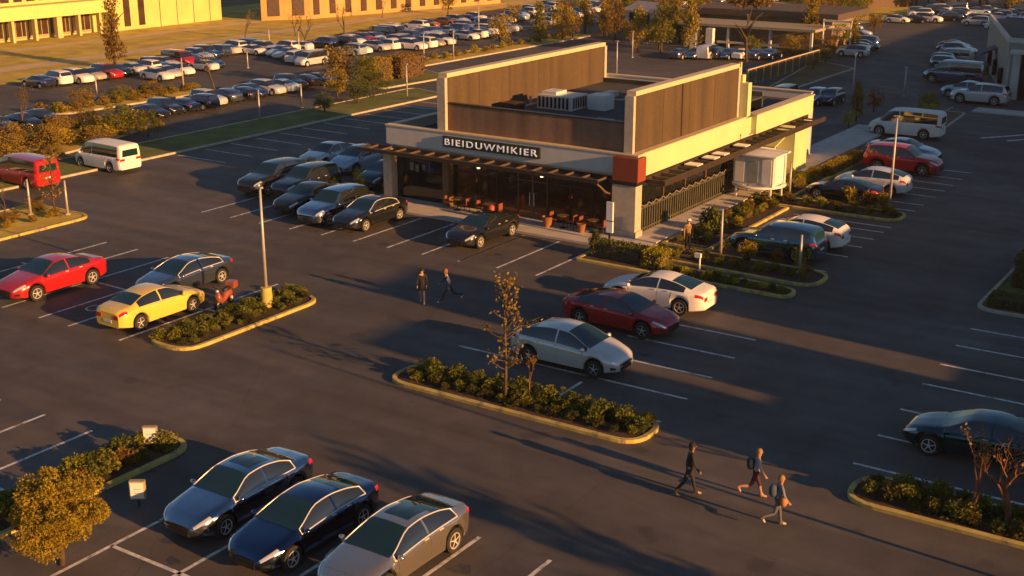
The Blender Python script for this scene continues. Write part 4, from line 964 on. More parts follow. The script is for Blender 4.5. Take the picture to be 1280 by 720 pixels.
def branches(b, p, d, ln, rad, depth, rng, tips, spread=.6, up=.25):
    pts = [p]; q = p.copy(); dd = d.copy(); k = 3
    for i in range(k):
        dd = (dd+Vector((rng.uniform(-.16,.16), rng.uniform(-.16,.16), rng.uniform(-.04,.12)))).normalized(); q = q+dd*ln/k; pts.append(q.copy())
    b.tube(pts, [rad*(1-.5*i/k) for i in range(k+1)], 5 if rad > .02 else 4, 0, False); tips.append(q.copy())
    if depth == 0: return
    for i in range(rng.choice((2,3,3))):
        ax = Vector((rng.uniform(-1,1), rng.uniform(-1,1), up+rng.uniform(-.2,.5))).normalized()
        t = rng.uniform(.35,1.); branches(b, p.lerp(q, t), (dd*(1-spread)+ax*spread).normalized(), ln*rng.uniform(.55,.8), rad*.5, depth-1, rng, tips, spread, up)
def tree_meshes(kind, seed):
    """unit tree, 1 m high: trunk mesh and crown mesh"""
    rng = random.Random(seed); tb = MB(); cb = MB(); tips = []
    if kind == 'bare':
        branches(tb, Vector((0,0,0)), Vector((.03,.02,1)), .42, .024, 4, rng, tips, .52, .6)
        leaves(cb, [((t.x,t.y,t.z),(.05,.05,.05)) for t in tips], 140, .016, rng, .1)
    elif kind == 'narrow':
        tb.tube([(0,0,0),(.005,.004,.35),(-.006,0,.7),(0,0,.97)], [.016,.012,.008,.003], 6); tips = []
        for i in range(46):
            z = .26+.68*rng.random(); a = rng.uniform(0,6.3); r = (.06+.17*(1-abs((z-.45)/.55)))*rng.uniform(.6,1.1)
            e = Vector((r*math.cos(a), r*math.sin(a), z+.10)); tb.tube([(0,0,z),(e.x*.5,e.y*.5,z+.04),e], [.005,.004,.002], 4, 0, False); tips += [e, e*.7+Vector((0,0,z*.3))]
        leaves(cb, [((t.x,t.y,t.z),(.035,.035,.045)) for t in tips], 420, .014, rng, .1)
    else:
        tb.tube([(0,0,0),(.01,.01,.2),(0,.02,.4),(.02,0,.7)], [.030,.022,.017,.006], 7)
        for i in range(7):
            a = i*.9+rng.random(); tb.tube([(0,.01,.22+.05*i),(.12*math.cos(a),.12*math.sin(a),.38+.05*i),(.25*math.cos(a),.25*math.sin(a),.48+.05*i)], [.012,.008,.003], 5)
        cl = []
        if kind == 'round':
            for i in range(24):
                a = rng.uniform(0,6.3); z = .26+.62*rng.random(); rr = .33*math.sqrt(max(.05,1-((z-.52)/.5)**2))*rng.uniform(.4,1); s = rng.uniform(.09,.17)
                cl.append(((rr*math.cos(a), rr*math.sin(a), z), (s,s,s*.8)))
            leaves(cb, cl, 1900, .021, rng)
        elif kind == 'tall':
            for i in range(22):
                a = rng.uniform(0,6.3); z = .18+.72*rng.random(); rr = .2*(1.05-z)*rng.uniform(.4,1.2); s = rng.uniform(.07,.13)
                cl.append(((rr*math.cos(a), rr*math.sin(a), z), (s,s,s*1.3)))
            leaves(cb, cl, 1500, .021, rng)
        elif kind == 'umbrella':
            for i in range(20):
                a = rng.uniform(0,6.3); rr = .38*math.sqrt(rng.random()); s = rng.uniform(.09,.14); cl.append(((rr*math.cos(a), rr*math.sin(a), .86+.08*rng.random()), (s,s,s*.7)))
            leaves(cb, cl, 1500, .024, rng)
    return tb, cb
TP = {}
def tree(kind, leaf, x, y, h, label, group=None, seed=1, wide=1., name='tree', rz=None, z=0., trunk='bark'):
    key = (kind, seed)
    if key not in TP:
        tb, cb = tree_meshes(kind, seed); TP[key] = (tb.mesh('trunk', M[trunk], True), cb.mesh('crown', LM['gold']))
    r = empty(name, (x,y,z), rnd.uniform(0,6.3) if rz is None else rz, label, 'tree', group); r.scale = (h*wide, h*wide, h)
    for nm, me in zip(('trunk','crown'), TP[key]):
        o = bpy.data.objects.new(nm, me); col.objects.link(o); o.parent = r
        o.material_slots[0].link = 'OBJECT'; o.material_slots[0].material = M[trunk] if nm == 'trunk' else LM[leaf]
    return r
# young and bare trees of the car park
tree('narrow','scrub',-25.3,37.75,4.9,'slim upright sapling with thin brown leaves in the long centre island',None,5,.95,'sapling',0,.1,'bark')
tree('bare','rust',-24.6,38.3,2.0,'little bare twig tree beside the slim sapling in the long centre island',None,6,.9,'sapling',0,.1,'bark_red')
tree('bare','rust',-6.7,38.1,3.8,'bare orange barked tree with tangled branches in the shrub island before the teal coupe',None,7,1.35,'bare_tree',0,.1,'bark_red')
tree('bare','scrub',-7.7,37.8,3.3,'thin bare tree standing just beside the tangled orange barked tree',None,8,1.0,'bare_tree',0,.1,'bark_red')
tree('bare','rust',-5.6,38.6,3.8,'bare tree at the picture edge behind the tangled orange barked tree',None,9,1.1,'bare_tree',0,.1,'bark_red')
# rounded golden tree of the bottom bays
gt_ = empty('golden_tree', (-29.35,20.35,0), 0, 'round golden leaved tree by the bottom bays and white notice sign', 'tree')
b = MB(); b.tube([(0,0,0),(.03,.02,.5),(0,.05,1.0),(.05,0,1.9)], [.10,.075,.06,.02], 8)
for i in range(9): a = i*.71; b.tube([(0,.03,.6+.1*i),(.5*math.cos(a),.5*math.sin(a),1.0+.12*i),(1.0*math.cos(a),1.0*math.sin(a),1.3+.12*i)], [.04,.025,.01], 5)
b.build('trunk', M['bark'], gt_, True)
b = MB(); rg = random.Random(3); cl = []
for i in range(95):
    a = rg.uniform(0,6.3); z = rg.uniform(.75,2.75); rr = 1.35*math.sqrt(max(.03,1-((z-1.65)/1.25)**2))*rg.uniform(.3,1.02); s = rg.uniform(.2,.4); cl.append(((rr*math.cos(a),rr*math.sin(a),z),(s,s,s*.85)))
leaves(b, cl, 30000, .036, rg); b.build('crown', LM['gold'], gt_)
# trees and bushes of the background: kind, leaf, x, y, height, width, what singles it out
BT = [('tall','rust',-114.6,93.6,8.6,.75,'brown tree rising before the cream office building'),('bare','rust',-90.85,64.3,4.6,.8,'bare sapling at the short row of cars behind the scrub'),
('bare','rust',-93.8,88.4,5,.8,'bare reddish tree between the two car rows'),('bare','scrub',-108.7,117.7,6,.8,'bare tree in the row beside the golden bush'),('bare','scrub',-111.4,128.4,6,.8,'bare tree before the orange office wing'),
('bare','scrub',-123,122,5,.8,'bare tree on the office verge'),('bare','rust',-90.7,69.8,3,.8,'small bare tree at the end of the short car row'),
('round','scrub',-84.5,96.6,4.6,1.15,'big golden brown bush at the end of the dark car row'),('round','olive',-81.6,97.2,3.4,1.2,'olive bush before the clipped orange hedge'),('round','gold',-80.5,91.5,3.0,1.3,'low golden bush on the corner of the green verge'),
('round','green',-76.3,89.5,2.4,1.6,'low dark green bush on the green verge'),('round','green',-77.3,93.0,2.6,1.6,'dark green bush under the big golden brown bush'),('round','green',-75.9,84.5,1.9,1.6,'dark green bush further down the green verge'),
('round','olive',-82.0,66.8,2.8,1.3,'olive bush in the dry scrub'),('round','green',-79.6,67.6,2.4,1.2,'bright green bush in the dry scrub'),('round','scrub',-82.1,57.1,2.6,1.5,'dry golden scrub bush before the blue parked cars'),
('round','scrub',-81.3,59.6,2.4,1.5,'dry golden scrub bush between its neighbours'),('round','scrub',-83.5,62.2,2.3,1.6,'dry scrub bush at the short row of cars'),('round','scrub',-79.0,62.3,2.0,1.5,'dry scrub bush by the white van'),
('round','scrub',-80.0,55.0,2.4,1.6,'dry scrub bush behind the red van'),('round','scrub',-85.5,66.5,2.0,1.6,'dry scrub bush at the back of the scrub strip'),('round','scrub',-77.5,57.0,1.6,1.7,'low dry scrub bush beside the red van'),('round','scrub',-85.6,58.8,2.2,1.7,'wide dry scrub bush behind the golden scrub'),
('round','scrub',-95.5,74.0,1.9,1.8,'low brown scrub between the car rows'),('round','olive',-95.2,77.8,1.8,1.8,'low olive scrub between the car rows'),('round','scrub',-95.0,81.5,1.8,1.8,'low golden scrub between the car rows'),
('round','gold',-89,131.9,4.4,1.0,'golden tree at the hedge strip beside the white sunlit row'),('tall','olive',-88.4,140,5.6,1.2,'tall olive tree at the end of the hedge strip'),('round','gold',-87.7,144.5,5.0,.9,'golden tree past the tall olive tree'),('round','rust',-90.7,149.5,4.8,.9,'rust tree behind the hedge strip end'),
('tall','gold',-89.5,153.5,5.6,1.1,'slim golden tree behind the rust tree'),('round','rust',-82.0,148.5,4.9,.9,'rust tree beside the pale shed'),('tall','gold',-72.7,137.5,5.6,1.1,'golden tree behind the rear car park'),('round','olive',-70.4,139,6.5,.8,'tall olive tree beside the fuel station'),
('tall','gold',-68.4,142.5,7,.9,'tall golden tree beside the fuel station'),('round','rust',-76.5,153.7,5.4,1.0,'rust tree behind the pale shed'),('round','rust',-81.8,172.6,5.2,1.1,'rust tree before the brown warehouse'),('round','rust',-76.4,178.8,5.6,1.2,'wide rust tree at the warehouse roof'),
('umbrella','rust',-58.3,136.6,7.8,.85,'flat topped red brown tree on two thin stems'),('round','olive',-60.5,143.2,2.6,1.3,'low olive bush at the fuel canopy'),('round','gold',-56.2,145.5,2.7,1.2,'low golden bush at the fuel canopy'),('tall','gold',-57.3,154.2,6.6,1.0,'golden tree behind the fuel canopy'),
('round','rust',-64.9,173.2,4.6,1.0,'rust tree beyond the fuel station roof'),('round','gold',-69.1,181,4.4,1.1,'golden tree beyond the fuel station roof'),('tall','gold',-50.6,150.4,4.4,.9,'golden creeper on the height gate'),('round','olive',-53.8,156,3.4,1.2,'olive bush beyond the height gate'),
('tall','rust',-34.9,106.0,3.6,.8,'slim red tree at the corner of the restaurant walk'),('bare','rust',-35.4,109.0,3.4,.8,'bare red twigged tree behind the restaurant walk'),('round','red',-35.2,111.5,2.2,1.1,'red bush at the access road corner'),
('round','yellow',-29.6,108.6,1.9,1.2,'flowering yellow bush by the cream van'),('round','olive',-30.6,112.2,2.2,1.2,'olive bush in the road corner island'),('round','yellow',-34.4,102.6,1.6,1.2,'yellow green bush at the end of the restaurant walk'),
('round','gold',-101.1,153.5,3.7,1.0,'golden tree behind the white sunlit row'),('round','olive',-121,164.5,3.4,1.1,'olive tree on the far office lawn'),('round','rust',-101.5,189,4.2,1.2,'rust tree between the far car rows'),('round','gold',-95,186.0,4.4,1.2,'golden tree between the far car rows'),
('bare','scrub',-126,154.2,4,.8,'bare tree on the office wing lawn'),('bare','scrub',-119.7,128.1,4.7,.8,'bare tree by the short post of the office path'),('round','olive',-103.5,176,3.2,1.2,'olive tree in the crowded far rows'),
('round','rust',-51.8,145.0,2.4,1.3,'rust coloured dead hedge bush on the access road'),('round','olive',-50.4,140.5,2.0,1.3,'olive hedge bush on the access road'),('round','rust',-56.5,176.5,2.8,1.2,'red brown bush beside the blue row'),('round','scrub',-49.6,134.5,1.6,1.4,'dry hedge bush beside the slatted fence'),
('narrow','gold',-64.2,46.9,3.8,1.1,'golden red sapling in the kerbed corner island'),('bare','scrub',-66.1,44.8,3.0,.8,'bare sapling at the edge of the kerbed corner island'),
('round','gold',-64.0,41.5,1.0,1.8,'low golden scrub in the kerbed corner island'),('round','rust',-64.6,44.0,.9,1.8,'low rust scrub in the kerbed corner island'),('round','scrub',-66.2,47.0,1.1,1.8,'dry scrub behind the golden red sapling'),
('round','yellow',-58.1,63.0,1.7,.9,'little yellow bush behind the charcoal sport utility car'),('round','green',-54.9,61.4,1.3,1.3,'green bush on the little island by the canopy'),('round','yellow',-52.7,61.6,1.8,.7,'upright yellow bush at the canopy end'),
]
for i, (k, lf, x, y, h, wd, lb) in enumerate(BT):
    tree(k, lf, x, y, h, lb, None, 20+i % 3, wd, 'bush' if 'bush' in lb or 'scrub' in lb or 'creeper' in lb else ('bare_tree' if k == 'bare' else 'tree'))
wr = random.Random(5); WL = ['gold','scrub','rust','gold','olive']
for i in range(46):                                   # the wood behind the far car rows, tree by tree
    t = i/45; x = -112+74*t+wr.uniform(-2,2); y = 224+5*math.sin(i*1.7)+wr.uniform(-3,4)-6*(1-t); lf = WL[(i*7) % 5]
    tree('tall' if i % 3 else 'round', lf, x, y, wr.uniform(5,8.5), {'gold':'golden','scrub':'pale brown','rust':'rust','olive':'olive'}[lf]+f' tree, {ordn(i)} along the wood edge behind the far car rows', 'trees of the far wood edge', 20+i % 3, wr.uniform(.9,1.3))
for i in range(24):
    t = i/23; x = -150+50*t+wr.uniform(-3,3); y = 205+14*t+wr.uniform(-5,5); lf = WL[(i*3) % 5]
    tree('tall' if i % 2 else 'round', lf, x, y, wr.uniform(5,9), {'gold':'golden','scrub':'pale brown','rust':'rust','olive':'olive'}[lf]+f' tree, {ordn(i)} along the wood beyond the office wing', 'trees beyond the office wing', 20+i % 3, wr.uniform(.9,1.3))
tree('tall','gold',11,27.6,9.5,'unseen golden tree added before the shade blocks to soften their shade',None,21,.8)  # added out of view so that its crown casts a softer shade band
gr = random.Random(17)
for i in range(30):
    t = gr.random(); x, y = (gr.uniform(-93,-70), gr.uniform(141,176)) if i < 18 else (gr.uniform(-74,-61), gr.uniform(180,208)); lf = ['gold','scrub','rust','gold','olive'][i % 5]
    if i < 18 and x > -75 and y > 152: x -= 8
    tree('round' if i % 2 else 'tall', lf, x, y, gr.uniform(3.4,5.6), {'gold':'golden','scrub':'pale brown','rust':'rust','olive':'olive'}[lf]+f' tree, {ordn(i)} of the loose grove behind the fuel station', 'grove behind the fuel station', 20+i % 3, gr.uniform(.9,1.25))
# clipped orange hedges (boxes of small leaves)
def hedge(name, sx, sy, h, leaf, x, y, label, n=1500, ls=.07, cat='hedge', group=None, rz=0, z=.1, core=True):
    r = empty(name, (x,y,z), rz, label, cat, group); rg = random.Random(int(x*10+y*7)); b = MB()
    for _ in range(n):
        f = rg.random(); p = Vector((rg.uniform(-sx,sx), rg.uniform(-sy,sy), rg.uniform(.03,h)))
        if f < .4: p.z = h+rg.gauss(0,.025)
        elif f < .7: p.y = math.copysign(sy, p.y)+rg.gauss(0,.03)
        elif f < .95: p.x = math.copysign(sx, p.x)+rg.gauss(0,.03)
        a = Vector((rg.gauss(0,1),rg.gauss(0,1),rg.gauss(0,1))).normalized(); u = a.cross(Vector((rg.gauss(0,1),rg.gauss(0,1),rg.gauss(0,1)))).normalized(); s = ls*rg.uniform(.6,1.3)
        b.quad(p-a*s, p-u*s*.6, p+a*s, p+u*s*.6)
    b.build('foliage', LM[leaf], r)
    b = MB(); b.box(-sx+.06,sx-.06,-sy+.06,sy-.06,-.05,h-.07); b.build('stems', M['bark'], r); return r
hedge('hedge',1.0,1.4,2.3,'gold',-83.9,101.5,'clipped orange hedge block past the olive bush',1800,.14,z=0); hedge('hedge',1.0,2.0,2.3,'rust',-83.3,105.6,'rust coloured clipped hedge block past the clipped orange one',2200,.14,z=0)
hedge('hedge',.55,1.5,.8,'green',-31.2,57.6,'low dark green box hedge at the corner of the front bays',2000,.06,rz=R(90)); hedge('hedge',.6,.6,.85,'yellow',-28.9,57.4,'cube of yellow hedge at the end of the dark green box hedge',1400,.06)
hedge('hedge',1.6,2.6,1.5,'green',-10.9,66.4,'big dark green box hedge at the end of the east bays',3600,.08); hedge('hedge',1.7,.7,.5,'green',-11.0,60.6,'low green hedge on the east island kerb',1500,.07)
hedge('hedge',.4,3.2,.7,'gold',-29.2,86.6,'golden feathery hedge beside the restaurant walk',2600,.08); hedge('hedge',.5,1.6,.6,'olive',-30.2,79.6,'olive hedge behind the white kiosk',1500,.07)
# shrubs
def shrub_mesh(seed, n=620, ls=.042):
    rg = random.Random(seed); b = MB(); cl = []
    for i in range(9): a = rg.uniform(0,6.3); rr = rg.uniform(0,.24); s = rg.uniform(.13,.24); cl.append(((rr*math.cos(a), rr*math.sin(a), rg.uniform(.14,.46)), (s,s,s*.9)))
    leaves(b, cl, n, ls, rg); return b
SH = [shrub_mesh(40+i).mesh('shrub', LM['green']) for i in range(5)]
def shrub(x, y, s, leaf, label, group, tall=1.):
    o = bpy.data.objects.new('shrub', rnd.choice(SH)); col.objects.link(o); o.location = (x, y, .09); o.rotation_euler = (0,0,rnd.uniform(0,6.3)); o.scale = (s, s, s*tall)
    o.material_slots[0].link = 'OBJECT'; o.material_slots[0].material = LM[leaf]; return tag(o, label, 'shrub', group)
CN = {'green':'dark green','olive':'olive','moss':'low brownish','yellow':'yellow','rust':'rust','gold':'golden','scrub':'pale brown'}
def bed(x0, x1, y0, y1, step, rows, leafs, smin, smax, where, group, along='x', jit=.16, tall=.78):
    n = int(abs((x1-x0) if along == 'x' else (y1-y0))/step)+1; c = {}
    for i in range(n):
        for r_ in range(rows):
            u = (i+.5*(r_ % 2))/max(1, n-1); v = (r_+.5)/rows; u = min(1, u)
            x = x0+(x1-x0)*(u if along == 'x' else v); y = y0+(y1-y0)*(v if along == 'x' else u); lf = leafs[r_][(i*5+r_*3) % len(leafs[r_])]
            c[(lf,r_)] = c.get((lf,r_), -1)+1
            rowname = '' if rows == 1 else [' at the kerb',' mid bed',' at the back'][r_ if rows > 2 else r_*2]
            shrub(x+rnd.uniform(-jit,jit), y+rnd.uniform(-jit,jit), rnd.uniform(smin,smax)*rnd.choice((.75,1,1,1.1))*(.66 if leafs[r_][0] == 'moss' else 1), lf, f'{ordn(c[(lf,r_)])} {CN[lf]} shrub{rowname} {where}', group, tall)
bed(-29.9,-19.7,37.3,39.0,.62,3,[['moss','moss','olive'],['green','olive','green'],['olive','green','olive']],1.1,1.5,'in the long centre island','shrubs of the long centre island')
bed(-42.0,-40.1,35.2,43.1,.62,3,[['olive','green'],['green','olive'],['moss','olive']],1.1,1.4,'in the lamp island','shrubs of the lamp island','y')
bed(-10.9,-3.5,37.3,38.9,.62,3,[['green','moss'],['green','green','olive'],['green','olive']],1.1,1.5,'in the bare tree island','shrubs of the bare tree island')
bed(-34.2,-32.6,15.5,27.6,.65,2,[['green','olive'],['rust','olive','green']],1.2,1.6,'in the kerbed strip by the sedans','shrubs of the kerbed strip','y')
bed(-27.8,-21.8,56.4,57.2,.7,2,[['olive','yellow'],['green','olive']],.8,1.1,'in the pointed bed','shrubs of the pointed bed')
bed(-30.2,-21.6,59.0,60.8,.75,2,[['green','olive','green'],['moss','rust','gold']],.9,1.3,'in the rounded bed by the sea blue estate','shrubs of the rounded bed')
bed(-27.0,-22.6,61.5,61.7,1.15,1,[['gold','rust','gold']],1.3,1.6,'standing up before the sea blue estate car','autumn shrubs before the sea blue estate car','x',.05,1.25)
bed(-30.3,-21.9,73.9,75.6,1.0,2,[['green','moss','green'],['yellow','gold','rust']],.9,1.3,'in the island with the tall street lamp','shrubs of the street lamp island')
bed(-25.2,-22.9,76.3,76.4,1.1,1,[['gold','rust']],1.4,1.7,'standing up before the navy coupe','autumn shrubs before the navy coupe','x',.05,1.25)
bed(-30.4,-28.3,62.2,72.8,.95,2,[['olive','green','rust'],['yellow','moss','gold','green']],.9,1.5,'beside the restaurant walk','shrubs along the restaurant walk','y')
bed(-30.3,-29.3,77.2,89.8,1.1,1,[['yellow','gold','olive']],1.1,1.6,'along the far restaurant walk','shrubs along the far restaurant walk','y')
bed(-67.0,-63.0,36.0,47.0,1.3,2,[['scrub','rust'],['gold','scrub']],.9,1.5,'in the kerbed corner island','shrubs of the kerbed corner island','y')
bed(-96.8,-93.8,70,86.5,1.6,2,[['scrub','olive'],['scrub','gold']],1.6,2.4,'in the car row strip','shrubs between the car rows','y')
bed(-88.5,-80.5,54.0,70.5,1.7,3,[['scrub','gold','scrub'],['scrub','olive'],['gold','scrub']],1.8,2.8,'in the dry scrub before the vans','shrubs of the dry scrub','y')
shrub(-29.6,65.6,2.1,'green','tall dark green conical shrub on the restaurant walk',None,1.3); shrub(-33.0,58.2,1.3,'green','dark pointed shrub beside the white pylon sign',None,1.5)
bed(-90.0,-87.4,106,148,2.0,1,[['gold','scrub','yellow']],1.6,2.2,'along the hedge strip behind the white row','shrubs of the hedge strip','y')

# ------------------------------------------------------------------ scooter
sc = empty('motor_scooter', (-43.0,40.2,0), R(-75), 'orange red motor scooter parked between the lamp island and the slate blue sedan', 'scooter')
OR = plain('scooter_orange', (.30,.075,.035), .3, coat=.8)
b = MB(); b.tube([(-.62,0,.52),(-.45,0,.62),(-.1,0,.60),(.0,0,.40),(.30,0,.36),(.46,0,.55),(.52,0,.85)], [.12,.22,.20,.14,.14,.18,.10], 10); b.build('body', OR, sc, True)
b = MB(); b.tube([(-.65,0,.80),(-.3,0,.84),(.0,0,.80)], [.09,.14,.08], 10); b.build('seat', M['trimdark'], sc, True)
b = MB(); b.box(-.95,-.55,-.22,.22,.78,1.10); b.build('luggage_box', OR, sc)
for x in (-.60,.62):
    b = MB(); b.lathe([(.14,-.06),(.24,-.06),(.27,0),(.24,.06),(.14,.06)], 'y', (x,0,.27), 14); wv = b.build('wheel', M['tyre'], sc, True)
    b = MB(); b.lathe([(0,-.05),(.14,-.05),(.14,.05),(0,.05)], 'y', (x,0,.27), 12); b.build('rim', M['rim'], wv)
b = MB(); b.tube([(.62,.0,.3),(.55,0,.6),(.47,0,1.02)], .04, 6); b.tube([(.42,-.33,1.08),(.47,0,1.02),(.42,.33,1.08)], .022, 6); b.build('handlebar', M['darkmetal'], sc)
b = MB(); b.lathe([(0,0),(.09,.0),(.06,.08),(0,.1)], 'z', (.55,0,.92), 10); b.build('headlight', M['headlight'], sc)

# ------------------------------------------------------------------ people
def person(x, y, face, label, skin, hair, top, legs, shoes, stride=.5, swing=.4, h=1.72, long_hair=False, pack=None, skirt=False, shorts=False, sleeves=True, lift=0., bag=None, hat=None, lean=.06, child=False):
    k = h/1.75; root = empty('person', (x,y,0), R(face), label, 'person')
    V = []; E = []; T = []
    def add(p, r, tagname, par=None):
        V.append((Vector(p)*k, r*k)); T.append(tagname)
        if par is not None: E.append((par, len(V)-1))
        return len(V)-1
    hip = .93; pel = add((0,0,hip), .135, 'legs'); ab = add((lean*.4,0,1.10), .135, 'top', pel); ch = add((lean,0,1.32), .165, 'top', ab)
    nk = add((lean*1.15,0,1.475), .055, 'skin', ch); hd0 = add((lean*1.3+.012,0,1.57), .078, 'skin', nk); hd = add((lean*1.35+.01,0,1.655), .092, 'skin', hd0); add((lean*1.35,0,1.72), .07, 'skin', hd)
    for sg, ph in ((1,1),(-1,-1)):
        a = stride*ph                                            # leg angle, forward positive
        kn = .46; hx, hz = 0., hip-.03
        ha = add((.0,sg*.085,hip-.06), .098, 'legs', pel)
        kx, kz = hx+math.sin(a)*kn, hz-math.cos(a)*kn
        bend = .12 if ph > 0 else .35+lift*1.2
        a2 = a-bend; ax, az = kx+math.sin(a2)*.43, kz-math.cos(a2)*.43
        kn_ = add((kx,sg*.09,kz), .064, 'shin' if skirt else 'legs', ha); add_c = add((kx+math.sin(a2)*.15+(-.01),sg*.092,kz-math.cos(a2)*.15), .058, 'shin', kn_)
        an = add((ax,sg*.095,az), .042, 'shin', add_c)
        fa = a2*.6 if ph < 0 else a2*.25
        he = add((ax-.045,sg*.095,az-.05), .044, 'shoe', an); ba = add((ax+.13*math.cos(fa),sg*.10,az-.055+.13*math.sin(fa)*(1 if ph > 0 else 1.0)), .042, 'shoe', an); add((ax+.19*math.cos(fa),sg*.105,az-.065+.19*math.sin(fa)), .030, 'shoe', ba)
        # arms swing against the legs
        b_ = -swing*ph; sh = add((lean,sg*.185,1.40), .072, 'top', ch)
        ex, ez = lean+math.sin(b_)*.28, 1.40-math.cos(b_)*.28; el = add((ex,sg*.235,ez), .052, 'sleeve', sh)
        b2 = b_+.35; wx, wz = ex+math.sin(b2)*.25, ez-math.cos(b2)*.25; wr_ = add((wx,sg*.225,wz), .029, 'arm', el)
        pm = add((wx+math.sin(b2)*.06,sg*.225,wz-math.cos(b2)*.06), .034, 'skin', wr_)
        for q in range(4):
            off = (q-1.5)*.019; l1 = (.035,.042,.040,.03)[q]; f0 = add((wx+math.sin(b2)*.095+off*math.cos(b2),sg*.223,wz-math.cos(b2)*.095+off*math.sin(b2)), .0095, 'skin', pm)
            b3 = b2+.25; f1 = add((V[f0][0].x/k+math.sin(b3)*l1, sg*.216, V[f0][0].z/k-math.cos(b3)*l1), .0085, 'skin', f0); b4 = b3+.35
            add((V[f1][0].x/k+math.sin(b4)*l1*.8, sg*.205, V[f1][0].z/k-math.cos(b4)*l1*.8), .007, 'skin', f1)
        th = add((wx+.035*math.cos(b2)+math.sin(b2)*.04,sg*.212,wz-math.cos(b2)*.04), .011, 'skin', wr_); add((wx+.05*math.cos(b2)+math.sin(b2)*.085,sg*.205,wz-math.cos(b2)*.085), .009, 'skin', th)
    low = min(v.z-r for v, r in V)
    me = bpy.data.meshes.new('body'); me.from_pydata([tuple(v) for v, r in V], E, []); o = bpy.data.objects.new('body_source', me); col.objects.link(o)
    md = o.modifiers.new('skin', 'SKIN'); sk = me.skin_vertices[0].data
    for i, (v, r) in enumerate(V): sk[i].radius = (r*(1.0 if T[i] != 'top' else .82), r*(1.0 if T[i] != 'top' else 1.12)); sk[i].use_root = (i == 0)
    md.use_smooth_shade = True; o.modifiers.new('sub', 'SUBSURF').levels = 2; o.modifiers['sub'].render_levels = 2
    bpy.context.view_layer.update(); m2 = bpy.data.meshes.new_from_object(o.evaluated_get(bpy.context.evaluated_depsgraph_get())); bpy.data.objects.remove(o)
    mats = [skin, top, legs, shoes]; m2.materials.clear()
    for q in mats: m2.materials.append(q)
    seg = [(V[a][0], V[b_][0], T[a], T[b_]) for a, b_ in E]
    for p in m2.polygons:
        c = p.center; best = None
        for a, b_, ta, tb in seg:
            d = b_-a; t = max(0, min(1, (c-a).dot(d)/max(1e-9, d.length_squared))); q = (c-(a+d*t)).length
            if best is None or q < best[0]: best = (q, ta if t < .5 else tb)
        g = best[1]
        p.material_index = {'skin':0,'top':1,'legs':2,'shoe':3,'sleeve':1 if sleeves else 0,'arm':1 if sleeves is True else 0,'shin':0 if skirt or shorts else 2}[g]; p.use_smooth = True
    m2.name = 'body'; bo = bpy.data.objects.new('body', m2); col.objects.link(bo); bo.parent = root; bo.location = (0,0,-low)
    hx, hz = (lean*1.35+.01)*k, 1.655*k-low
    b = MB(); n0 = 0
    if hair:
        b.lathe([(.100*k,-.03*k),(.106*k,.02*k),(.10*k,.06*k),(.07*k,.105*k),(.0,.118*k)], 'z', (hx-.018*k,0,hz), 14)
        b.lathe([(.0,-.17*k if long_hair else -.09*k),(.06*k,-.16*k if long_hair else -.085*k),(.085*k,-.05*k),(.095*k,.03*k),(.05*k,.09*k)], 'z', (hx-.042*k,0,hz), 12)
        b.build('hair', hair, root, True)
    b = MB(); b.lathe([(.016*k,-.02*k),(.012*k,.0),(0,.03*k)], 'z', (hx+.095*k,0,hz-.02*k), 8); b.build('nose', skin, root, True)
    for sg in (1,-1): b = MB(); b.lathe([(0,-.012*k),(.012*k,0),(0,.012*k)], 'z', (hx+.082*k,sg*.034*k,hz+.008*k), 8); b.build('eye', M['trimdark'], root, True)
    b = MB(); b.box(hx+.078*k,hx+.088*k,-.022*k,.022*k,hz-.065*k,hz-.055*k); b.build('mouth', plain('lips',(.30,.10,.08)), root)
    for sg in (1,-1): b = MB(); b.lathe([(0,-.03*k),(.016*k,-.01*k),(.018*k,.015*k),(0,.03*k)], 'z', (hx-.005*k,sg*.092*k,hz-.01*k), 8); b.build('ear', skin, root, True)
    if skirt:
        b = MB(); b.lathe([(.215*k,.62*k),(.165*k,.86*k),(.14*k,1.02*k),(.13*k,1.10*k)], 'z', (0,0,-low), 18); b.build('skirt', legs, root, True)
    if pack:
        b = MB(); b.tube([((lean-.22)*k,0,1.06*k-low),((lean-.24)*k,0,1.15*k-low),((lean-.24)*k,0,1.34*k-low),((lean-.21)*k,0,1.44*k-low)], [.10*k,.14*k,.135*k,.09*k], 10); b.build('backpack', pack, root, True)
    if bag:
        b = MB(); b.tube([(.10*k,-.24*k,.80*k-low),(.13*k,-.22*k,.94*k-low),(.12*k,-.17*k,1.08*k-low)], [.09*k,.14*k,.08*k], 10); b.tube([(.12*k,-.17*k,1.04*k-low),(.16*k,-.02*k,1.3*k-low),(.06*k,.13*k,1.46*k-low)], .014, 5); b.build('shoulder_bag', bag, root, True)
    if hat:
        b = MB(); b.lathe([(.155*k,.045*k),(.16*k,.055*k),(.108*k,.07*k),(.1*k,.12*k),(0,.145*k)], 'z', (hx-.01*k,0,hz), 16); b.build('hat', hat, root, True)
    return root
cl_ = lambda n, c: plain('cloth_'+n, c, .85, var=.12, scale=14)
person(-15.95,34.55,33,'person in black top and dark leggings striding ahead of the fair haired pair',M['skin_dark'],cl_('black_hair',(.012,.01,.009)),cl_('black',(.014,.014,.015)),cl_('dark_leggings',(.02,.018,.018)),cl_('tan_shoe',(.40,.24,.15)),.34,.22,1.84,True)
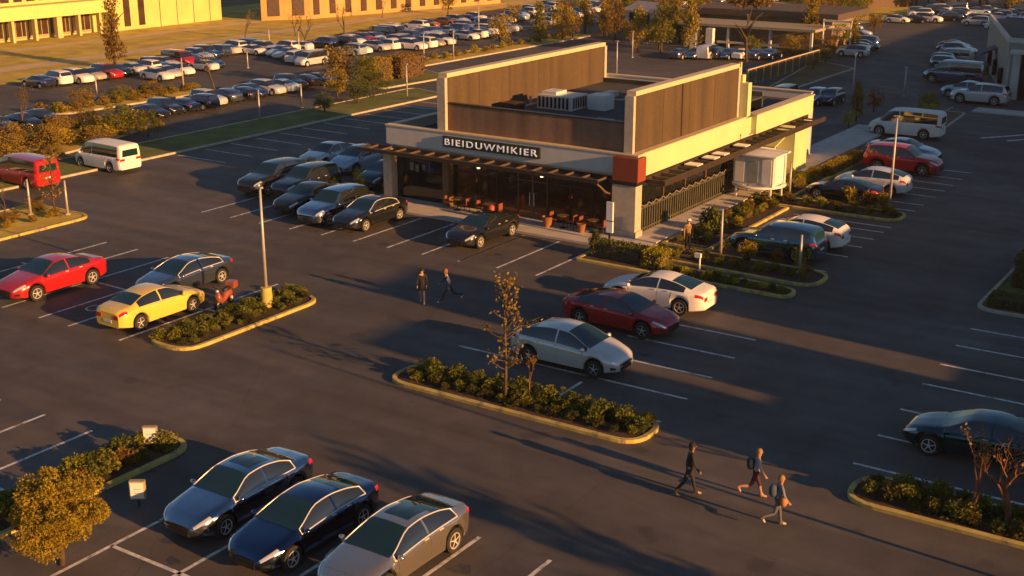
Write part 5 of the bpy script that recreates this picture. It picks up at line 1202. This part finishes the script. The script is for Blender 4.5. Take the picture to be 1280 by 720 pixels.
person(-14.05,35.55,30,'fair haired person with a navy backpack, pale shirt and dark shorts in mid stride',M['skin_tan'],cl_('sandy_hair',(.30,.17,.06)),cl_('white_shirt',(.36,.33,.31)),cl_('maroon_shorts',(.06,.018,.02)),cl_('tan_shoe',(.50,.32,.16)),.34,.22,1.72,True,cl_('navy_pack',(.012,.035,.07)),lift=.7,sleeves='short',shorts=True)
person(-12.72,34.15,38,'fair haired person in a blue grey top carrying an orange shoulder bag, one foot lifted',M['skin_tan'],cl_('sandy_hair',(.30,.17,.06)),cl_('patterned_top',(.16,.17,.22)),cl_('grey_trousers',(.10,.10,.11)),cl_('pale_shoe',(.48,.42,.28)),.26,.25,1.68,False,cl_('slate_pack',(.05,.08,.12)),lift=.6,bag=cl_('orange_bag',(.50,.20,.06)))
person(-35.5,45.85,-57,'person in a black dress and coat walking beside the one in denim',M['skin'],cl_('black_hair',(.012,.01,.009)),cl_('black',(.014,.014,.015)),cl_('black_skirt',(.016,.014,.014)),cl_('pale_shoe',(.48,.42,.28)),.16,.15,1.68,True,skirt=True)
person(-34.45,46.6,205,'red haired person in a denim jacket and white shoes hurrying towards the one in black',M['skin'],cl_('auburn_hair',(.26,.09,.03)),cl_('denim',(.075,.10,.16)),cl_('dark_jeans',(.035,.042,.055)),cl_('white_shoe',(.75,.73,.70)),.55,.5,1.72,True,lift=.5,lean=.13)
person(-28.9,61.1,-60,'person in a white hat standing among the shrubs near the restaurant corner',M['skin'],cl_('black_hair',(.012,.01,.009)),cl_('mustard_top',(.30,.17,.06)),cl_('dark_leggings',(.02,.018,.018)),cl_('tan_shoe',(.40,.24,.15)),.1,.1,1.75,hat=M['white'])

# ------------------------------------------------------------------ evening haze
b = MB(); b.box(-480, 180, -140, 540, -1.03, 24.); hz = b.build('haze', None); hz.data.materials.clear()
hm = bpy.data.materials.new('evening_haze'); hm.use_nodes = True; nt = hm.node_tree; nt.nodes.remove(nt.nodes['Principled BSDF'])
pv = nt.nodes.new('ShaderNodeVolumePrincipled'); pv.inputs['Color'].default_value = (.95,.88,.74,1); pv.inputs['Density'].default_value = .00015; pv.inputs['Anisotropy'].default_value = .2
nt.links.new(pv.outputs['Volume'], nt.nodes['Material Output'].inputs['Volume']); hz.data.materials.append(hm); tag(hz, 'thin golden evening haze over the far car parks', None, None, 'stuff')
